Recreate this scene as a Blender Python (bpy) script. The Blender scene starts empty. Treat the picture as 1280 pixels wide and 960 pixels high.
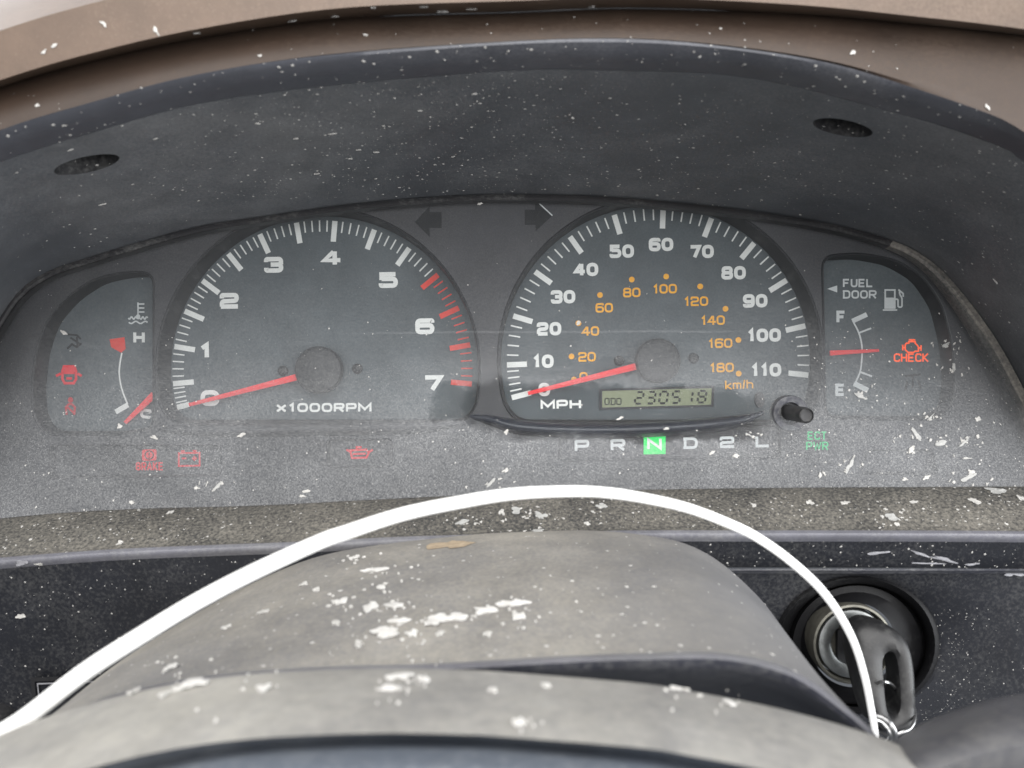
import bpy, bmesh, math, random
from mathutils import Vector, Matrix, geometry
from mathutils.bvhtree import BVHTree
random.seed(7)
R = math.radians
S = bpy.context.scene
COL = S.collection

# ------------------------------------------------------------------ frame of the gauge face
# local frame: x right, y into the dash, z up along the gauge face; millimetres.
K = 0.25            # millimetres per photograph pixel on the gauge mask
DIST = 280.0        # eye to gauge mask
TILT = R(-22)
T = Matrix.Translation((0, 0, 0.9)) @ Matrix.Rotation(TILT, 4, 'X') @ Matrix.Scale(0.001, 4)
TR = Matrix.Translation((0, 0, 0.9)) @ Matrix.Rotation(TILT, 4, 'X')

def at(px, py, d=0.0):
    s = K * (DIST - d) / DIST
    return Vector(((px - 640) * s, -d, (480 - py) * s))

# ------------------------------------------------------------------ camera
cam = bpy.data.cameras.new('camera')
cam.sensor_width = 36
cam.lens = 18 / (640 * K / DIST)
cam.clip_start = 0.005
cam.clip_end = 50
cam.dof.use_dof = True
cam.dof.focus_distance = 0.283
cam.dof.aperture_fstop = 21
co = bpy.data.objects.new('camera', cam)
COL.objects.link(co)
co.matrix_world = TR @ Matrix.Translation((0, -DIST / 1000, 0)) @ Matrix.Rotation(R(90), 4, 'X')
S.camera = co

# ------------------------------------------------------------------ world and lamps (daylight through the car windows, overhead key, added frontal fill)
w = bpy.data.worlds.new('World')
S.world = w
w.use_nodes = True
bg = w.node_tree.nodes['Background']
bg.inputs[0].default_value = (0.84, 0.90, 1.0, 1)
bg.inputs[1].default_value = 0.16

def window_or_fill_light(name, pos, aim, sx, sy, power, col):
    l = bpy.data.lights.new(name, 'AREA')
    l.shape = 'RECTANGLE'
    l.size = sx; l.size_y = sy
    l.energy = power
    l.color = col
    o = bpy.data.objects.new(name, l)
    COL.objects.link(o)
    p = TR @ Vector([v / 1000 for v in pos]); q = TR @ Vector([v / 1000 for v in aim])
    o.location = p
    o.rotation_euler = (q - p).to_track_quat('-Z', 'Y').to_euler()
    return o
window_or_fill_light('driver_window_light', (-760, -60, 330), (0, -40, 20), 0.9, 0.5, 3.0, (1.0, 0.98, 0.96))
window_or_fill_light('windscreen_light', (-480, 380, 440), (-140, 0, 80), 0.9, 0.5, 5.5, (0.97, 0.98, 1.0))
window_or_fill_light('overhead_key_light', (-80, -600, 640), (0, -40, -20), 1.1, 0.7, 12.0, (1.0, 0.985, 0.96))  # key lamp put overhead for light from above, not a known opening
window_or_fill_light('frontal_fill_light', (260, -950, 130), (0, 0, 0), 2.0, 0.9, 20.0, (1.0, 0.985, 0.97))  # large fill lamp added behind the eye, facing the gauges
window_or_fill_light('passenger_window_light', (900, -320, -20), (0, -30, 20), 0.9, 0.6, 11.0, (0.95, 0.98, 1.0))

S.view_settings.view_transform = 'Standard'
S.view_settings.look = 'None'
S.view_settings.exposure = 0.0
S.view_settings.gamma = 1.0
S.render.engine = 'CYCLES'
S.cycles.max_bounces = 8
S.cycles.transparent_max_bounces = 12

# ------------------------------------------------------------------ helpers
def srgb(r, g, b):
    f = lambda c: (c / 255 / 12.92) if c <= 10 else ((c / 255 + 0.055) / 1.055) ** 2.4
    return (f(r), f(g), f(b))

def spline(pts, n):
    """Catmull-Rom through the points, resampled evenly to n."""
    P = [Vector(p) for p in pts]
    P = [2 * P[0] - P[1]] + P + [2 * P[-1] - P[-2]]
    out = []
    for i in range(1, len(P) - 2):
        p0, p1, p2, p3 = P[i - 1:i + 3]
        for j in range(12):
            t = j / 12
            out.append(0.5 * ((2 * p1) + (p2 - p0) * t + (2 * p0 - 5 * p1 + 4 * p2 - p3) * t * t + (3 * p1 - p0 - 3 * p2 + p3) * t ** 3))
    out.append(P[-2])
    L = [0]
    for a, b in zip(out, out[1:]): L.append(L[-1] + (b - a).length)
    res, k = [], 0
    for i in range(n):
        s = L[-1] * i / (n - 1)
        while k < len(L) - 2 and L[k + 1] < s: k += 1
        f = (s - L[k]) / max(1e-9, L[k + 1] - L[k])
        res.append(out[k].lerp(out[k + 1], min(1, f)))
    return res

def curve(pts, d, n=64):
    """pixel curve on depth d (or a depth per point) -> 3D points."""
    q = spline([(p[0], p[1], (p[2] if len(p) > 2 else d)) for p in pts], n)
    return [at(v.x, v.y, v.z) for v in q]

class MB:
    def __init__(self): self.v = []; self.f = []; self.m = []; self.smooth = True
    def add(self, verts, faces, mi=0):
        b = len(self.v)
        self.v += [Vector(v) for v in verts]
        self.f += [[b + i for i in f] for f in faces]
        self.m += [mi] * len(faces)
        return self
    def grid(self, rows, mi=0, closed=False, flip=False):
        nu = len(rows[0]); vs = [p for r in rows for p in r]; fs = []
        for j in range(len(rows) - 1):
            for i in range(nu if closed else nu - 1):
                a, b = j * nu + i, j * nu + (i + 1) % nu
                f = [a, b, b + nu, a + nu]
                fs.append(f[::-1] if flip else f)
        return self.add(vs, fs, mi)
    def loft(self, secs, nv=None, mi=0, closed=False, flip=False):
        if nv:
            cols = [spline([s[i] for s in secs], nv) for i in range(len(secs[0]))]
            secs = [[c[j] for c in cols] for j in range(nv)]
        self.rows = secs
        return self.grid(secs, mi, closed, flip)
    def prism(self, pts, d0, d1, mi=0):
        """pixel polygon (any order) raised from depth d0 to d1."""
        a = [at(p[0], p[1], d1) for p in pts]; s = (DIST - d0) / (DIST - d1)
        b = [Vector((p.x, -d0, p.z)) for p in a]
        n = len(pts)
        tri = geometry.tessellate_polygon([[Vector((p.x, p.z, 0)) for p in a]])
        self.add(a + b, [list(t) for t in tri] + [[i, (i + 1) % n, n + (i + 1) % n, n + i] for i in range(n)], mi)
        return self
    def ribbon(self, pts, wd, d, closed=False, mi=0):
        """flat stroke of width wd (pixels) along a pixel polyline."""
        n = len(pts); P = [Vector((p[0], p[1])) for p in pts]; l, r = [], []
        for i in range(n):
            a = P[i - 1] if (i > 0 or closed) else None
            b = P[(i + 1) % n] if (i < n - 1 or closed) else None
            t0 = (P[i] - a).normalized() if a is not None else None
            t1 = (b - P[i]).normalized() if b is not None else None
            if t0 is None: t0 = t1
            if t1 is None: t1 = t0
            n0 = Vector((-t0.y, t0.x)); n1 = Vector((-t1.y, t1.x)); m = (n0 + n1)
            m = m.normalized() if m.length > 1e-6 else n0
            c = max(0.5, m.dot(n0)); o = m * (wd / 2 / c)
            l.append(at(P[i].x + o.x, P[i].y + o.y, d)); r.append(at(P[i].x - o.x, P[i].y - o.y, d))
        return self.grid([l, r], mi, closed)
    def tube(self, path, rad, seg=12, flat=1.0, mi=0, closed=False, cap=True):
        n = len(path); rows = []; up = Vector((0, 0, 1)); prev = None
        for i, p in enumerate(path):
            t = (path[min(i + 1, n - 1)] - path[max(i - 1, 0)]).normalized() if not closed else (path[(i + 1) % n] - path[i - 1]).normalized()
            if prev is None:
                s = t.cross(Vector((0, 1, 0)))
                s = s.normalized() if s.length > 1e-3 else Vector((1, 0, 0))
            else:
                s = (prev - t * prev.dot(t)).normalized()
            prev = s; q = t.cross(s)
            rr = rad[i] if isinstance(rad, (list, tuple)) else rad
            rows.append([p + s * math.cos(2 * math.pi * k / seg) * rr + q * math.sin(2 * math.pi * k / seg) * rr * flat for k in range(seg)])
        if closed: rows.append(rows[0])
        b = len(self.v)
        self.grid(rows, mi, True)
        if cap and not closed:
            self.f.append([b + i for i in range(seg)][::-1]); self.f.append([b + (n - 1) * seg + i for i in range(seg)]); self.m += [mi, mi]
        return self
    def lathe(self, prof, c, axis=Vector((0, -1, 0)), seg=32, mi=0, capend=True):
        """prof: (radius, height along axis)."""
        ax = axis.normalized(); u = ax.cross(Vector((0, 0, 1)))
        u = u.normalized() if u.length > 1e-3 else Vector((1, 0, 0)); v = ax.cross(u)
        rows = [[c + ax * h + (u * math.cos(2 * math.pi * k / seg) + v * math.sin(2 * math.pi * k / seg)) * r for k in range(seg)] for r, h in prof]
        b = len(self.v)
        self.grid(rows, mi, True)
        if capend:
            self.f.append([b + (len(prof) - 1) * seg + i for i in range(seg)]); self.m.append(mi)
        return self

def make_mesh(name, mb, mats, base, recalc=True):
    me = bpy.data.meshes.new(name)
    me.from_pydata([v - base for v in mb.v], [], mb.f)
    for m in (mats if isinstance(mats, (list, tuple)) else [mats]): me.materials.append(m)
    me.polygons.foreach_set('material_index', mb.m)
    me.polygons.foreach_set('use_smooth', [mb.smooth] * len(me.polygons))
    if recalc:
        bm = bmesh.new(); bm.from_mesh(me)
        bmesh.ops.recalc_face_normals(bm, faces=bm.faces); bm.to_mesh(me); bm.free()
    if mb.smooth: me.set_sharp_from_angle(angle=R(38))
    me.update()
    return me

ROOTBASE = {}
def root_of(o):
    while o.parent: o = o.parent
    return o
def thing(name, label, cat, base=Vector((0, 0, 0)), group=None, kind=None):
    o = bpy.data.objects.new(name, None)
    o.empty_display_size = 0.01
    COL.objects.link(o)
    o.matrix_world = T @ Matrix.Translation(base)
    ROOTBASE[o.name] = base.copy()
    tag(o, label, cat, group, kind)
    return o
def tag(o, label=None, cat=None, group=None, kind=None):
    for k, v in (('label', label), ('category', cat), ('group', group), ('kind', kind)):
        if v: o[k] = v
    return o
def part(name, mb, mats, parent, label=None, recalc=True, kind=None):
    base = ROOTBASE[root_of(parent).name]
    o = bpy.data.objects.new(name, make_mesh(name, mb, mats, base, recalc))
    COL.objects.link(o); o.parent = parent
    tag(o, label, kind=kind)
    return o
def solo(name, mb, mats, label, cat, base=None, group=None, kind=None, recalc=True):
    if base is None:
        base = sum(mb.v, Vector()) / len(mb.v)
    o = bpy.data.objects.new(name, make_mesh(name, mb, mats, base, recalc))
    COL.objects.link(o)
    o.matrix_world = T @ Matrix.Translation(base)
    ROOTBASE[o.name] = base.copy()
    tag(o, label, cat, group, kind)
    return o

RECV = []      # surfaces that dust and flakes lie on: (key, bvh)
def receive(key, mb):
    RECV.append((key, BVHTree.FromPolygons([tuple(v) for v in mb.v], mb.f)))
EYE = Vector((0, -DIST, 0))
def hit(px, py, keys=None):
    dr = (at(px, py, 0) - EYE).normalized(); best = None
    for k, b in RECV:
        if keys and k not in keys: continue
        p, n, i, ds = b.ray_cast(EYE, dr)
        if p is not None and (best is None or ds < best[2]):
            if n.dot(dr) > 0: n = -n
            best = (p, n, ds, k)
    return best

# ------------------------------------------------------------------ materials
def nt(name):
    m = bpy.data.materials.new(name); m.use_nodes = True
    t = m.node_tree; b = t.nodes['Principled BSDF']
    return m, t, b
def node(t, kind, **kw):
    n = t.nodes.new(kind)
    for k, v in kw.items():
        if k.startswith('i_'):
            n.inputs[k[2:].replace('_', ' ')].default_value = v
        else: setattr(n, k, v)
    return n
def noise(t, scale, detail=4, rough=0.6, dist=0.0, stretch=None):
    tc = node(t, 'ShaderNodeTexCoord')
    n = node(t, 'ShaderNodeTexNoise', i_Scale=scale / 1000,   # object coordinates are millimetres
              i_Detail=detail, i_Roughness=rough, i_Distortion=dist)
    if stretch:
        mp = node(t, 'ShaderNodeMapping'); mp.inputs['Scale'].default_value = stretch
        t.links.new(tc.outputs['Object'], mp.inputs[0]); t.links.new(mp.outputs[0], n.inputs['Vector'])
    else: t.links.new(tc.outputs['Object'], n.inputs['Vector'])
    return n.outputs['Fac']
def ramp(t, src, stops):
    r = node(t, 'ShaderNodeValToRGB'); e = r.color_ramp.elements
    while len(e) < len(stops): e.new(0.5)
    for x, (p, c) in zip(e, stops):
        x.position = p; x.color = (*c, 1) if not isinstance(c, (int, float)) else (c, c, c, 1)
    t.links.new(src, r.inputs[0])
    return r.outputs['Color']
def mixc(t, fac, a, b, mode='MIX'):
    m = node(t, 'ShaderNodeMix', data_type='RGBA', blend_type=mode)
    for i, v in ((0, fac), (6, a), (7, b)):
        if isinstance(v, bpy.types.NodeSocket): t.links.new(v, m.inputs[i])
        else: m.inputs[i].default_value = v if i == 0 else (*v, 1)
    return m.outputs[2]
def math_(t, op, a, b=None, c=None, clamp=False):
    m = node(t, 'ShaderNodeMath', operation=op, use_clamp=clamp)
    for i, v in enumerate((a, b, c)):
        if v is None: continue
        if isinstance(v, bpy.types.NodeSocket): t.links.new(v, m.inputs[i])
        else: m.inputs[i].default_value = v
    return m.outputs[0]
def bump(t, b, h, strength, dist=0.00012):
    n = node(t, 'ShaderNodeBump', i_Strength=strength, i_Distance=dist)
    t.links.new(h, n.inputs['Height']); t.links.new(n.outputs[0], b.inputs['Normal'])

def plastic(name, base, rough=0.5, dust=None, cover=(0.45, 0.7), grain=1400, grain_mix=0.5, big=18, bumpy=0.25, spec=0.5):
    """moulded plastic with a film of dust: grain-scale speckle on patches of cover."""
    m, t, b = nt(name)
    b.inputs['Roughness'].default_value = rough
    b.inputs['Specular IOR Level'].default_value = spec
    g = noise(t, grain, 3, 0.65)
    if dust:
        p = noise(t, big, 5, 0.6, 0.3)
        s = math_(t, 'ADD', math_(t, 'MULTIPLY', g, grain_mix), math_(t, 'MULTIPLY', p, 1 - grain_mix))
        f = ramp(t, s, [(cover[0], 0.0), (cover[1], 1.0)])
        c = mixc(t, f, base, dust)
        v = noise(t, 70, 4, 0.7)
        c = mixc(t, 0.25, c, ramp(t, v, [(0.3, 0.25), (0.7, 0.9)]), 'OVERLAY')
        t.links.new(c, b.inputs['Base Color'])
        rr = ramp(t, f, [(0, rough), (1, min(1, rough + 0.35))])
        t.links.new(rr, b.inputs['Roughness'])
    else:
        v = noise(t, 60, 4, 0.7)
        t.links.new(mixc(t, 0.3, base, ramp(t, v, [(0.3, 0.3), (0.7, 0.8)]), 'OVERLAY'), b.inputs['Base Color'])
    bump(t, b, g, bumpy)
    return m
def plain(name, base, rough=0.5, metal=0.0, emit=None, es=0.0, var=0.15, scale=500):
    m, t, b = nt(name)
    v = noise(t, scale, 3, 0.6)
    t.links.new(mixc(t, var * 2, base, ramp(t, v, [(0.3, 0.25), (0.7, 0.85)]), 'OVERLAY'), b.inputs['Base Color'])
    b.inputs['Roughness'].default_value = rough; b.inputs['Metallic'].default_value = metal
    if emit:
        b.inputs['Emission Color'].default_value = (*emit, 1); b.inputs['Emission Strength'].default_value = es
    return m

M = {}
M['hood'] = plastic('hood_plastic', (0.072, 0.078, 0.087), 0.45, (0.26, 0.26, 0.26), (0.45, 0.85), 1500, 0.4, 14, 0.2)
M['lip'] = plastic('hood_lip_plastic', (0.055, 0.058, 0.070), 0.40, (0.15, 0.15, 0.16), (0.50, 0.85), 1500, 0.4, 20, 0.12)
M['mask'] = plastic('gauge_mask_plastic', (0.036, 0.036, 0.042), 0.60, (0.105, 0.10, 0.097), (0.45, 0.80), 1700, 0.6, 20, 0.2)
M['dial'] = plastic('dial_face_print', (0.080, 0.095, 0.105), 0.75, (0.125, 0.140, 0.147), (0.4, 0.65), 1500, 0.6, 30, 0.1)
M['ledge'] = plastic('dusty_ledge_plastic', (0.030, 0.030, 0.030), 0.7, (0.20, 0.186, 0.16), (0.40, 0.68), 1300, 0.72, 30, 0.7)
M['panel'] = plastic('lower_panel_plastic', (0.014, 0.015, 0.019), 0.45, (0.08, 0.08, 0.08), (0.50, 0.85), 1200, 0.55, 22, 0.4, 0.3)
M['column'] = plastic('dusty_column_plastic', (0.15, 0.148, 0.15), 0.75, (0.285, 0.268, 0.235), (0.36, 0.62), 1100, 0.42, 22, 0.4)
def worn(m, x0, x1, amount, end_tone):
    """the base colour passes into a second tone towards +x, with a ragged border."""
    t = m.node_tree; b = t.nodes['Principled BSDF']; src = b.inputs['Base Color'].links[0].from_socket
    tc = node(t, 'ShaderNodeTexCoord'); sp = node(t, 'ShaderNodeSeparateXYZ'); t.links.new(tc.outputs['Object'], sp.inputs[0])
    jit = math_(t, 'ADD', sp.outputs['X'], math_(t, 'MULTIPLY', math_(t, 'SUBTRACT', noise(t, 40, 4, 0.65), 0.5), 60))
    mr = node(t, 'ShaderNodeMapRange', interpolation_type='SMOOTHSTEP'); t.links.new(jit, mr.inputs[0])
    mr.inputs[1].default_value = x0; mr.inputs[2].default_value = x1
    t.links.new(mixc(t, math_(t, 'MULTIPLY', mr.outputs[0], amount), src, end_tone), b.inputs['Base Color'])
worn(M['column'], -5, 62, 0.8, (0.105, 0.107, 0.117))  # cover goes darker and cooler to the right
M['rim'] = plastic('column_rim_plastic', (0.045, 0.047, 0.060), 0.33, (0.22, 0.22, 0.22), (0.5, 0.8), 900, 0.4, 22, 0.1)
M['hub'] = plastic('dusty_wheel_pad', (0.16, 0.158, 0.157), 0.7, (0.29, 0.28, 0.255), (0.33, 0.62), 500, 0.3, 18, 0.2)
M['edge'] = plastic('edge_highlight_plastic', (0.13, 0.13, 0.15), 0.32, (0.25, 0.25, 0.25), (0.45, 0.8), 900, 0.4, 22, 0.1)  # pale base paints the highlight along the ledge and rim edges
M['pad'] = plastic('horn_pad_plastic', (0.10, 0.115, 0.14), 0.4, (0.24, 0.25, 0.26), (0.45, 0.8), 900, 0.4, 22, 0.1)
M['spoke'] = plastic('dusty_spoke', (0.050, 0.051, 0.060), 0.38, (0.115, 0.112, 0.108), (0.42, 0.80), 600, 0.35, 24, 0.15)
M['sideframe'] = plastic('dusty_side_frame', (0.07, 0.068, 0.066), 0.6, (0.28, 0.26, 0.23), (0.38, 0.7), 900, 0.5, 40, 0.3)
M['brown'] = plastic('brown_dash_vinyl', srgb(90, 74, 62), 0.45, srgb(118, 104, 92), (0.5, 0.8), 1300, 0.5, 14, 0.35)
M['black'] = plastic('black_rubber_and_shade', (0.018, 0.018, 0.020), 0.5, (0.14, 0.14, 0.135), (0.5, 0.85), 900, 0.4, 60, 0.3)
M['collar'] = plastic('black_collar_rubber', (0.006, 0.006, 0.007), 0.55, (0.05, 0.05, 0.05), (0.52, 0.9), 900, 0.4, 40, 0.3, 0.25)
M['navy'] = plastic('clean_dark_lip_plastic', (0.010, 0.014, 0.026), 0.3, None, bumpy=0.05)
M['keyhead'] = plastic('black_key_rubber', (0.010, 0.010, 0.011), 0.42, (0.085, 0.085, 0.082), (0.5, 0.85), 900, 0.4, 60, 0.3)
M['trimbrown'] = plastic('dark_brown_trim', srgb(53, 41, 33), 0.55, srgb(76, 63, 52), (0.5, 0.85), 1300, 0.5, 14, 0.3)
M['rimwall'] = plastic('dark_dial_rim', (0.014, 0.015, 0.018), 0.55, (0.07, 0.07, 0.07), (0.5, 0.85), 1500, 0.5, 20, 0.15)
M['dark'] = plain('dark_gap_plastic', (0.012, 0.012, 0.014), 0.7)
M['white'] = plain('white_gauge_print', (0.88, 0.88, 0.85), 0.6, var=0.05)
M['dimwhite'] = plain('grey_gauge_print', (0.68, 0.70, 0.70), 0.6, var=0.08)
M['orange'] = plain('orange_gauge_print', srgb(255, 178, 30), 0.6, var=0.06)
M['redprint'] = plain('red_gauge_print', srgb(235, 60, 45), 0.6, var=0.06)
M['needle'] = plain('glowing_needle_plastic', srgb(250, 75, 80), 0.4, emit=srgb(250, 60, 60), es=0.12, var=0.03)  # faint emission brightens the pointers, which are no lamps
M['lampred'] = plain('lit_red_lamp', srgb(150, 8, 22), 0.5, emit=(1.0, 0.012, 0.03), es=0.42)
M['lampdim'] = plain('dim_red_lamp', srgb(130, 12, 24), 0.5, emit=(1.0, 0.012, 0.03), es=0.26)
M['lamporange'] = plain('lit_orange_lamp', srgb(240, 90, 30), 0.5, emit=srgb(255, 80, 20), es=0.8)
M['lampgreen'] = plain('lit_green_lamp', srgb(30, 190, 90), 0.5, emit=srgb(20, 235, 100), es=0.50)
M['lampteal'] = plain('dim_green_lamp', srgb(30, 140, 95), 0.5, emit=srgb(10, 200, 110), es=0.60)
M['lcd'] = plain('lcd_panel', srgb(128, 134, 102), 0.35, var=0.06)
M['lcdink'] = plain('lcd_segment_ink', (0.006, 0.007, 0.006), 0.5, var=0.02)
M['unlit'] = plain('unlit_symbol_print', (0.004, 0.005, 0.007), 0.7)
M['metal'] = plain('worn_metal', (0.24, 0.25, 0.25), 0.35, 0.9, var=0.2)
M['chrome'] = plain('key_ring_steel', (0.45, 0.45, 0.45), 0.3, 1.0)
M['brass'] = plain('tarnished_brass', (0.15, 0.145, 0.125), 0.5, 0.7, var=0.2)
M['cord'] = plain('white_plastic_loop', (0.80, 0.80, 0.79), 0.4, var=0.04)
M['flake'] = plain('white_paint_flake', (0.56, 0.55, 0.53), 0.7, var=0.12, scale=900)
M['greyflake'] = plain('greyish_flake', (0.36, 0.36, 0.35), 0.7, var=0.15, scale=900)
M['speck'] = plain('pale_dust_speck', (0.46, 0.45, 0.43), 0.8, var=0.15, scale=900)
M['scrape'] = plain('pale_scrape', (0.26, 0.26, 0.28), 0.6, var=0.2)
M['tan'] = plain('tan_stain', (0.36, 0.285, 0.20), 0.8, var=0.2)

def lens_material():
    m = bpy.data.materials.new('dusty_clear_lens'); m.use_nodes = True
    t = m.node_tree; t.nodes.clear()
    out = node(t, 'ShaderNodeOutputMaterial')
    tr = node(t, 'ShaderNodeBsdfTransparent'); tr.inputs[0].default_value = (0.93, 0.95, 0.96, 1)
    gl = node(t, 'ShaderNodeBsdfGlossy'); gl.inputs['Roughness'].default_value = 0.12
    fr = node(t, 'ShaderNodeFresnel'); fr.inputs[0].default_value = 1.17
    mx = node(t, 'ShaderNodeMixShader')
    t.links.new(fr.outputs[0], mx.inputs[0]); t.links.new(tr.outputs[0], mx.inputs[1]); t.links.new(gl.outputs[0], mx.inputs[2])
    tc = node(t, 'ShaderNodeTexCoord'); sp = node(t, 'ShaderNodeSeparateXYZ'); t.links.new(tc.outputs['Object'], sp.inputs[0])
    X, Z = (math_(t, 'MULTIPLY', sp.outputs[a], 0.001) for a in 'XZ')          # metres, relative to the cluster base
    def soft(src, lo, hi):
        mr = node(t, 'ShaderNodeMapRange', interpolation_type='SMOOTHSTEP')
        t.links.new(src, mr.inputs[0]); mr.inputs[1].default_value = lo; mr.inputs[2].default_value = hi
        return mr.outputs[0]
    M_ = lambda *a, **k: math_(t, *a, **k)
    wob = M_('MULTIPLY', M_('SUBTRACT', noise(t, 90, 4, 0.65), 0.5), 0.010)
    zz = M_('ADD', Z, wob); xx = M_('ADD', X, wob)
    def blob(cx, cz, rx, rz, soft0=0.75, soft1=1.15):
        a = M_('DIVIDE', M_('SUBTRACT', xx, cx), rx); b2 = M_('DIVIDE', M_('SUBTRACT', zz, cz), rz)
        p4 = lambda v: M_('POWER', M_('ABSOLUTE', v), 3.0)
        return M_('SUBTRACT', 1.0, soft(M_('ADD', p4(a), p4(b2)), soft0, soft1))
    def px(x, y, d=27):
        v = at(x, y, d) - CB
        return v.x / 1000, v.z / 1000
    # fine dust grows towards the foot of the lens, where it lies flatter
    grow = soft(Z, px(0, 330)[1], px(0, 540)[1])
    film = M_('ADD', 0.09, M_('MULTIPLY', grow, 0.16))
    fine = noise(t, 2500, 2, 0.6)
    sp1 = ramp(t, fine, [(0.40, 0.0), (0.66, 1.0)])
    speck = M_('MULTIPLY', sp1, M_('ADD', 0.04, M_('MULTIPLY', soft(Z, px(0, 420)[1], px(0, 580)[1]), 0.14)))
    patch = ramp(t, noise(t, 26, 5, 0.65, 0.5), [(0.3, 0.70), (0.7, 1.2)])
    dens = M_('MULTIPLY', M_('ADD', film, speck), patch)
    # places wiped clean by a finger
    wipes = None
    for (x, y, rx, ry, amt) in ((770, 514, 178, 30, 0.90), (640, 506, 66, 28, 0.90), (563, 504, 24, 22, 0.7), (850, 532, 96, 18, 0.85), (760, 455, 38, 12, 0.35), (690, 455, 60, 14, 0.25)):
        cx, cz = px(x, y); b_ = M_('MULTIPLY', blob(cx, cz, rx * 0.000235, ry * 0.000235, 0.4, 1.5), amt)
        wipes = b_ if wipes is None else M_('MAXIMUM', wipes, b_)
    # film thinner towards the upper right corner
    rt = M_('MULTIPLY', M_('MULTIPLY', soft(X, px(960, 0)[0], px(1060, 0)[0]), M_('SUBTRACT', 1.0, soft(Z, px(0, 330)[1], px(0, 460)[1]))), 0.45)
    up = M_('SUBTRACT', 1.0, M_('MULTIPLY', M_('SUBTRACT', 1.0, soft(Z, px(0, 250)[1], px(0, 350)[1])), 0.35))
    dens = M_('MULTIPLY', M_('MULTIPLY', M_('MULTIPLY', dens, M_('SUBTRACT', 1.0, wipes)), M_('SUBTRACT', 1.0, rt)), up)
    # edge of the light on the lens, painted as a faint line across both dials
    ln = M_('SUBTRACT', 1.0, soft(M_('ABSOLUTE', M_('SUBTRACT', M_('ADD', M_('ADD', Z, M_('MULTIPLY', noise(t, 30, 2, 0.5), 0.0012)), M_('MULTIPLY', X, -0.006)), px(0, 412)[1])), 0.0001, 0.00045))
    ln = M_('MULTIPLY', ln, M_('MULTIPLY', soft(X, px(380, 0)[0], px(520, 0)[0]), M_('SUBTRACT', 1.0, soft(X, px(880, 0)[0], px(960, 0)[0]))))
    # scratches and swirls
    sw = ramp(t, noise(t, 60, 6, 0.7, 1.5, (0.5, 1, 3.0)), [(0.60, 0.0), (0.78, 0.16)])
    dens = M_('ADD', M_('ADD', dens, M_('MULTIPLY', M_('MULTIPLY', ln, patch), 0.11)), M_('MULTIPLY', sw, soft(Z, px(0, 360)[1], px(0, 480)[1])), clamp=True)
    df = node(t, 'ShaderNodeBsdfDiffuse')
    t.links.new(ramp(t, fine, [(0.35, (0.30, 0.31, 0.33)), (0.65, (0.46, 0.465, 0.47))]), df.inputs[0])
    m2 = node(t, 'ShaderNodeMixShader')
    t.links.new(dens, m2.inputs[0]); t.links.new(mx.outputs[0], m2.inputs[1]); t.links.new(df.outputs[0], m2.inputs[2])
    t.links.new(m2.outputs[0], out.inputs[0])
    return m

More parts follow.
